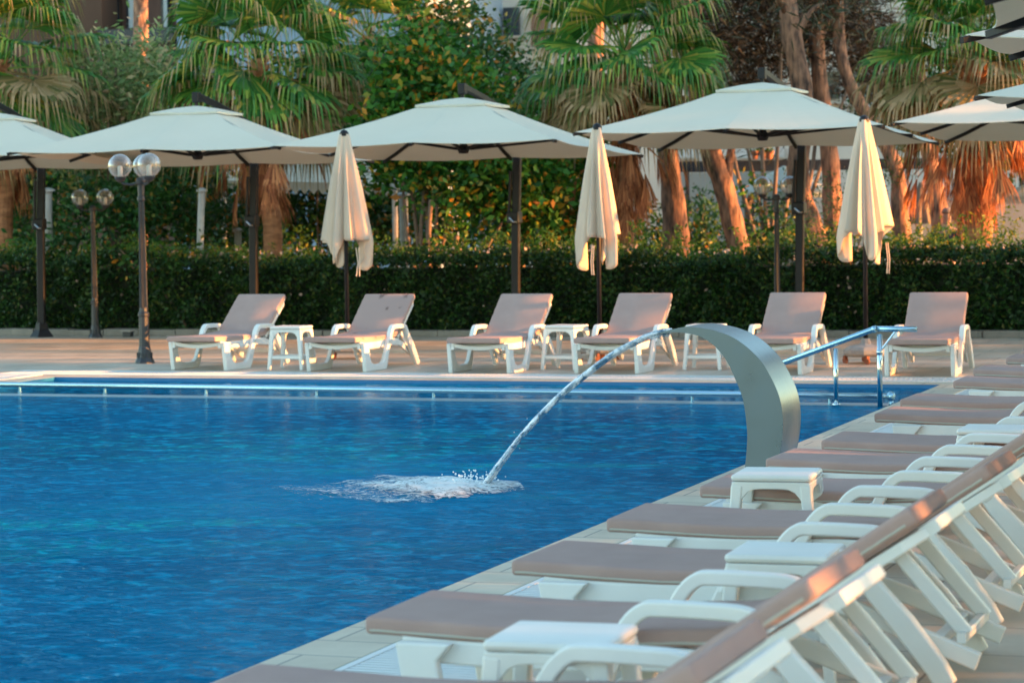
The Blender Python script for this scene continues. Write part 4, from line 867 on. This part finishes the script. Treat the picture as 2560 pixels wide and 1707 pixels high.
# ------------------------------------------------------------------ buildings
PALE = mat('pale_blue_plaster', (.22, .31, .42), .9, col2=(.26, .35, .45), scale=.6); CREAMW = mat('cream_plaster', (.40, .37, .33), .9, col2=(.48, .44, .38), scale=.6)
WHITEW = mat('white_plaster', (.56, .53, .48), .9, col2=(.62, .58, .52), scale=.6)
BROWNW = mat('brown_timber_front', (.09, .045, .035), .7, col2=(.15, .075, .055), scale=2, stretch=(4, 4, .3)); GLASSW = mat('dark_window_glass', (.02, .03, .04), .08, spec=.8)
NAVY = mat('dark_navy_steel', (.012, .018, .03), .4); TILE = mat('terracotta', (.30, .10, .05), .8, col2=(.40, .15, .08), scale=6)
CURT = mat('net_curtain', (.50, .55, .58), .9)
def wallbox(name, xl, xr, yt, yb, Dd, depth, m, parent, z0=None, off=0):
    O = parent.location; f2 = fwd0; zb = A((xl+xr)/2, yb, Dd).z if z0 is None else z0
    if parent.name.startswith(('villa', 'pool_restaurant')):      # the villa stands square to the pool
        f2 = Vector((0, 1, 0)); dd = lambda x: Dd*.9442/(.3294*(x-1280)/FP+.9442); a, c = A(xl, yt, dd(xl)), A(xr, yt, dd(xr))
    else: a, c = A(xl, yt, Dd), A(xr, yt, Dd)
    b = MB(); zt = (a.z+c.z)/2; vs = []
    for q, dd in ((a, off), (c, off), (c, off+depth), (a, off+depth)):
        vs.append((q.x-O.x+f2.x*dd, q.y-O.y+f2.y*dd))
    b.add([(x, y, zb) for x, y in vs]+[(x, y, zt) for x, y in vs], [(0,3,2,1),(4,5,6,7),(0,1,5,4),(1,2,6,5),(2,3,7,6),(3,0,4,7)])
    return b.build(name, m, parent)
def bld(name, x, Dd, label, cat='building'): g = gnd(x, Dd); return empty(name, g, label=label, cat=cat)
h = bld('villa', 330, 62, 'villa with brown timber window front and pale blue grey wall behind the left palms')
wallbox('wall', -60, 244, -420, 0, 62, 8, mat('brown_render', (.07, .035, .022), .9, col2=(.11, .06, .04), scale=.8), h, 0); wallbox('wall', 432, 505, -420, 0, 62, 8, PALE, h, 0); wallbox('wall', 505, 540, -420, 0, 62.5, 8, NAVY, h, 0); wallbox('wall', 540, 1060, -420, 0, 62, 8, PALE, h, 0)
wallbox('timber_front', 244, 432, -420, 0, 63.2, 7, BROWNW, h, 0)
for x0, x1 in ((268, 300), (318, 350), (405, 422)):
    fr = wallbox('window', x0, x1, -60, 48, 63.15, .1, NAVY, h, off=-.1); fr2 = wallbox('pane', x0+4, x1-4, -56, 44, 63.0, .05, CURT if x0 != 268 else GLASSW, h, off=-.05); 
    fr2.parent = fr
wallbox('balcony_front', 244, 432, 72, 84, 62, .3, NAVY, h)
h2 = bld('pool_restaurant', 1900, 66, 'cream and white building glimpsed between the pines on the right')
wallbox('wall', 1150, 2700, -420, 400, 68, 8, WHITEW, h2, 0)
for x0, x1, y0, y1, mm in ((1700, 1735, 362, 398, 0), (1842, 1880, 365, 400, 0), (1905, 1960, 370, 398, 0), (1260, 1300, 20, 90, 1), (1330, 1370, 30, 120, 1), (2060, 2100, 180, 260, 1), (2160, 2210, 230, 300, 0)):
    f_ = wallbox('window', x0, x1, y0, y1, 67.9, .1, CURT if mm == 0 else GLASSW, h2, off=-.1); wallbox('sill', x0-3, x1+3, y1, y1+5, 67.7, .3, CREAMW, h2).parent = f_
wallbox('roof_edge', 1840, 2010, 352, 362, 66.5, .6, TILE, h2)
wallbox('lower_wall', 1690, 2010, 430, 470, 66, .4, mat('grey_render', (.25, .25, .24), .9), h2, 0)
pg = bld('pergola', 1850, 52, 'dark navy pergola with flat beam and square posts behind the pine trunks', 'pergola')
wallbox('beam', 1695, 2700, 400, 424, 52, .3, NAVY, pg)
for x in (1718, 1880, 2250, 2556): wallbox('post', x-5, x+5, 424, 600, 52, .15, NAVY, pg, 0)
wallbox('roof', 1695, 2700, 397, 401, 52.3, 5, NAVY, pg)
for i, x in enumerate((1888, 1908, 1924)):
    v = A(x, 399, 51.8); o = empty('flower_pot', (v.x, v.y, v.z), label=['small terracotta pot on the pergola beam, leftmost of three', 'small terracotta pot on the pergola beam, middle of three', 'small terracotta pot on the pergola beam, rightmost of three'][i], cat='flower pot', group='terracotta pots on the pergola beam')
    b = MB(); b.lathe([(.055, 0), (.09, .14), (.10, .14), (.10, .17), (0, .16)], 14); b.build('pot', TILE, o); quads('foliage', leaves(rng.normal(0, .09, (60, 3))+np.array([0, 0, .26]), .10, .4), L_DARK, o)
wp = bld('garden_wall', 1980, 42, 'low whitewashed garden wall between the pines behind the hedge', 'wall')
wallbox('wall', 1900, 2030, 612, 640, 42, .3, mat('white_wall', (.60, .60, .60), .9), wp, 0)
gw = bld('grey_wall', 2400, 50, 'long blue grey garden wall behind the right palm', 'wall'); wallbox('wall', 2240, 2700, 500, 640, 50, .3, mat('grey_wall', (.20, .23, .26), .9, col2=(.25, .27, .30), scale=2), gw, 0)
# scalloped awning
aw = bld('scalloped_awning', 800, 41, 'beige scalloped awning roof seen between the left palm and the furled parasol', 'awning')
AWN = mat('awning_cloth', (.40, .34, .25), .9, col2=(.48, .41, .31), scale=2)
b = MB(); O = aw.location; a, c = A(545, 452, 41)-O, A(1000, 462, 41)-O; a2, c2 = A(600, 395, 44)-O, A(940, 400, 44)-O; a.z += 0; n = 40
top_ = [a.lerp(c, i/n) for i in range(n+1)]; low_ = [q-Vector((0, 0, .10+.09*abs(math.sin(i*math.pi/2*1.0)) if i % 2 else .10)) for i, q in enumerate(top_)]
b.add([tuple(q) for q in top_+low_], [(i, i+1, n+2+i, n+1+i) for i in range(n)]); b.add([tuple(q) for q in (a, c, c2, a2)], [(0, 1, 2, 3)]); b.build('canvas', AWN, aw, solid=.02)
for t in (.03, .97):
    q = a.lerp(c, t); b = MB(); b.tube([(q.x, q.y, -O.z), tuple(q)], .05, 8); b.build('post', POSTW, aw)
# garden umbrellas farther back
def garden_parasol(x, yt, yb, half, Dd, label, closed=False, m=AWN):
    v = A(x, yb, Dd); t_ = A(x, yt, Dd); k = Dd/FP; o = empty('garden_parasol', (v.x, v.y, 0), label=label, cat='parasol'); b = MB()
    if not closed:
        n = 8; rim = [(math.cos(R(45*i+22))*half*k, math.sin(R(45*i+22))*half*k, v.z) for i in range(n)]; low = [(x_, y_, z_-.12) for x_, y_, z_ in rim]
        b.add([(0, 0, t_.z)]+rim+low, [(0, 1+i, 1+(i+1) % n) for i in range(n)]+[(1+i, 9+i, 9+(i+1) % n, 1+(i+1) % n) for i in range(n)]); b.build('canopy', m, o, solid=.02)
    else:
        n = 48; vs = []
        for i in range(12):
            t = i/11
            for q in range(n): a_ = 2*math.pi*q/n; r = half*k*(.1+.9*t**.8)*(1+.18*math.cos(8*a_)*t); vs.append((r*math.cos(a_), r*math.sin(a_), t_.z+(v.z-t_.z)*t))
        b.add(vs, [(i*n+q, i*n+(q+1) % n, (i+1)*n+(q+1) % n, (i+1)*n+q) for i in range(11) for q in range(n)]); b.build('cloth', m, o, smooth=True)
    b = MB(); b.tube([(0, 0, 0), (0, 0, t_.z)], .03, 8); b.build('pole', POSTW, o)
garden_parasol(1960, 415, 480, 125, 47, 'open pale green grey parasol between the pines behind the right lamp post', m=mat('pale_canvas', (.42, .42, .36), .9))
garden_parasol(2302, 455, 560, 32, 45, 'furled brown parasol between the right furled cream one and the right palm', True, mat('brown_canvas', (.20, .14, .10), .9))
garden_parasol(2580, 455, 492, 95, 46, 'open beige parasol at the right photo edge behind the bushes')

# person sitting behind the hedge at right: head and dark shirt show above the bushes
def person():
    v = A(2365, 560, 41); base = Vector((v.x, v.y, 0)); o = bpy.data.objects
    sk = mat('skin', (.42, .24, .17), .6); sh = mat('dark_navy_shirt', (.025, .028, .05), .9)
    hz = A(2363, 545, 41).z
    me = bpy.data.meshes.new('person'); hs = hz-.12
    V = [(0, 0, hs-.85), (0, 0, hs-.6), (0, .02, hs-.32), (0, .02, hs-.10), (0, 0, hs+.02), (.02, -.01, hs+.12), (.02, -.02, hs+.22), (-.19, 0, hs-.12), (-.30, -.06, hs-.36), (-.24, -.25, hs-.52), (.19, 0, hs-.12), (.29, -.06, hs-.38), (.24, -.26, hs-.50), (-.12, -.10, hs-.88), (-.16, -.46, hs-.86), (-.16, -.50, hs-1.25), (.12, -.10, hs-.88), (.16, -.46, hs-.86), (.16, -.50, hs-1.25)]
    E = [(0,1),(1,2),(2,3),(3,4),(4,5),(5,6),(3,7),(7,8),(8,9),(3,10),(10,11),(11,12),(0,13),(13,14),(14,15),(0,16),(16,17),(17,18)]
    rad = [.15, .15, .17, .13, .055, .085, .07, .075, .055, .04, .075, .055, .04, .10, .08, .05, .10, .08, .05]
    me.from_pydata(V, E, []); ob = bpy.data.objects.new('person', me); C.objects.link(ob); ob.location = base; me.materials.append(sk)
    ob.modifiers.new('skin', 'SKIN'); s_ = ob.modifiers.new('sub', 'SUBSURF'); s_.levels = 2; s_.render_levels = 2
    for i, r in enumerate(rad): me.skin_vertices[0].data[i].radius = (r, r*.85)
    me.skin_vertices[0].data[0].use_root = True
    tag(ob, 'seated person in a dark shirt seen from behind above the bushes at the right', 'person')
    me2 = bpy.data.meshes.new('shirt'); idx = [1, 2, 3, 7, 8, 10, 11]; mp_ = {k: i for i, k in enumerate(idx)}
    me2.from_pydata([V[i] for i in idx], [(mp_[a], mp_[b_]) for a, b_ in E if a in mp_ and b_ in mp_], []); o2 = bpy.data.objects.new('shirt', me2); C.objects.link(o2); o2.parent = ob; me2.materials.append(sh)
    o2.modifiers.new('skin', 'SKIN'); s_ = o2.modifiers.new('sub', 'SUBSURF'); s_.levels = 2; s_.render_levels = 2
    for i, k in enumerate(idx): me2.skin_vertices[0].data[i].radius = (rad[k]+.02, rad[k]*.85+.02)
    me2.skin_vertices[0].data[1].use_root = True
    b = MB(); c = Vector(V[6])
    b.lathe([(.086, -.02), (.088, .02), (.07, .055), (.035, .075), (0, .08)], 14, (c.x, c.y+.015, c.z-.01)); b.build('hair', mat('grey_hair', (.20, .16, .14), .9), ob, smooth=True)
person()

# ------------------------------------------------------------------ unseen trees, screen and saplings added at right to break up low sun
def sun_blocker(x, y, z0, z1, r, n, label, dn=14):
    B = (x, y, 0); bl = []
    for k in range(n): bl.append(((x+rng.normal(0, r*.4), y+rng.uniform(-r, r)*1.1, z0+(z1-z0)*(k+.5)/n), (r*.55, r*.75, r*.45)))
    return shrub('sun_blocking_tree', B, bl, L_DARK, .26, label, 'tree', 'added sun blocking trees out of view', dens_=dn, clump=.30, per=26, stems=6, stem_r=.14)
SIDE = [(16, -1, 4.3, 9, 2.6), (16.3, 1.5, 4.3, 9, 2.6), (16.5, 4, 4.3, 9, 2.6), (17, 9, 4.2, 9, 2.6), (16.5, 14, 4.3, 9, 2.6), (17, 19, 4.2, 9, 2.6), (17.5, 23.5, 5.7, 9, 2.4), (18, 28.5, 6.3, 9.5, 2.6), (18, 34, 7.2, 9.9, 2.6), (19, 40, 7.8, 10, 2.8), (19, 46, 8.0, 10, 2.8)]
for i, (x, y, z0, z1, r) in enumerate(SIDE):
    sun_blocker(x, y+2.2, z0, z1, r, 10, 'leafy tree added unseen to block the sun, number %s from the camera side' % ('one', 'two', 'three', 'four', 'five', 'six', 'seven', 'eight', 'nine', 'ten', 'eleven')[i])
sh_ = empty('hedge', (9.5, 13, 0), label='tall leafy screen added unseen right of the deck to shade the low seats', cat='hedge')  # leafy screen added out of view to keep sun off low seats
n = 26000; y = rng.uniform(-14, 24, n); zt = 2.28+.10*np.sin(y*1.3)+.06*np.sin(y*3.7); gap = .5+.5*np.sin(y*2.2+1)*np.sin(y*.9)
P = np.stack([rng.normal(0, .22, n), y, rng.random(n)**.8*zt], 1)
quads('foliage', leaves(P, .16, .55), L_HEDGE, sh_)

for i, (x, y, z0, z1, r, dn) in enumerate([(14.5, 22.0, 2.4, 4.6, 2.4, 2.6), (14.5, 27.5, 2.2, 4.0, 2.4, 2), (15.5, 33.0, 2.2, 5.5, 2.6, 1.6), (16, 38.5, 2.0, 6.0, 2.6, 1.0), (14.5, 5, 2.2, 5.0, 2.4, 5.5), (14.5, 9.5, 2.2, 5.0, 2.4, 5.0)]):  # thin saplings added out of view to dapple the sun
    sun_blocker(x, y+2.2, z0, z1, r, 8, 'loose airy sapling added unseen to dapple the sun, number %s from the camera side' % ('one', 'two', 'three', 'four', 'five', 'six')[i], dn)
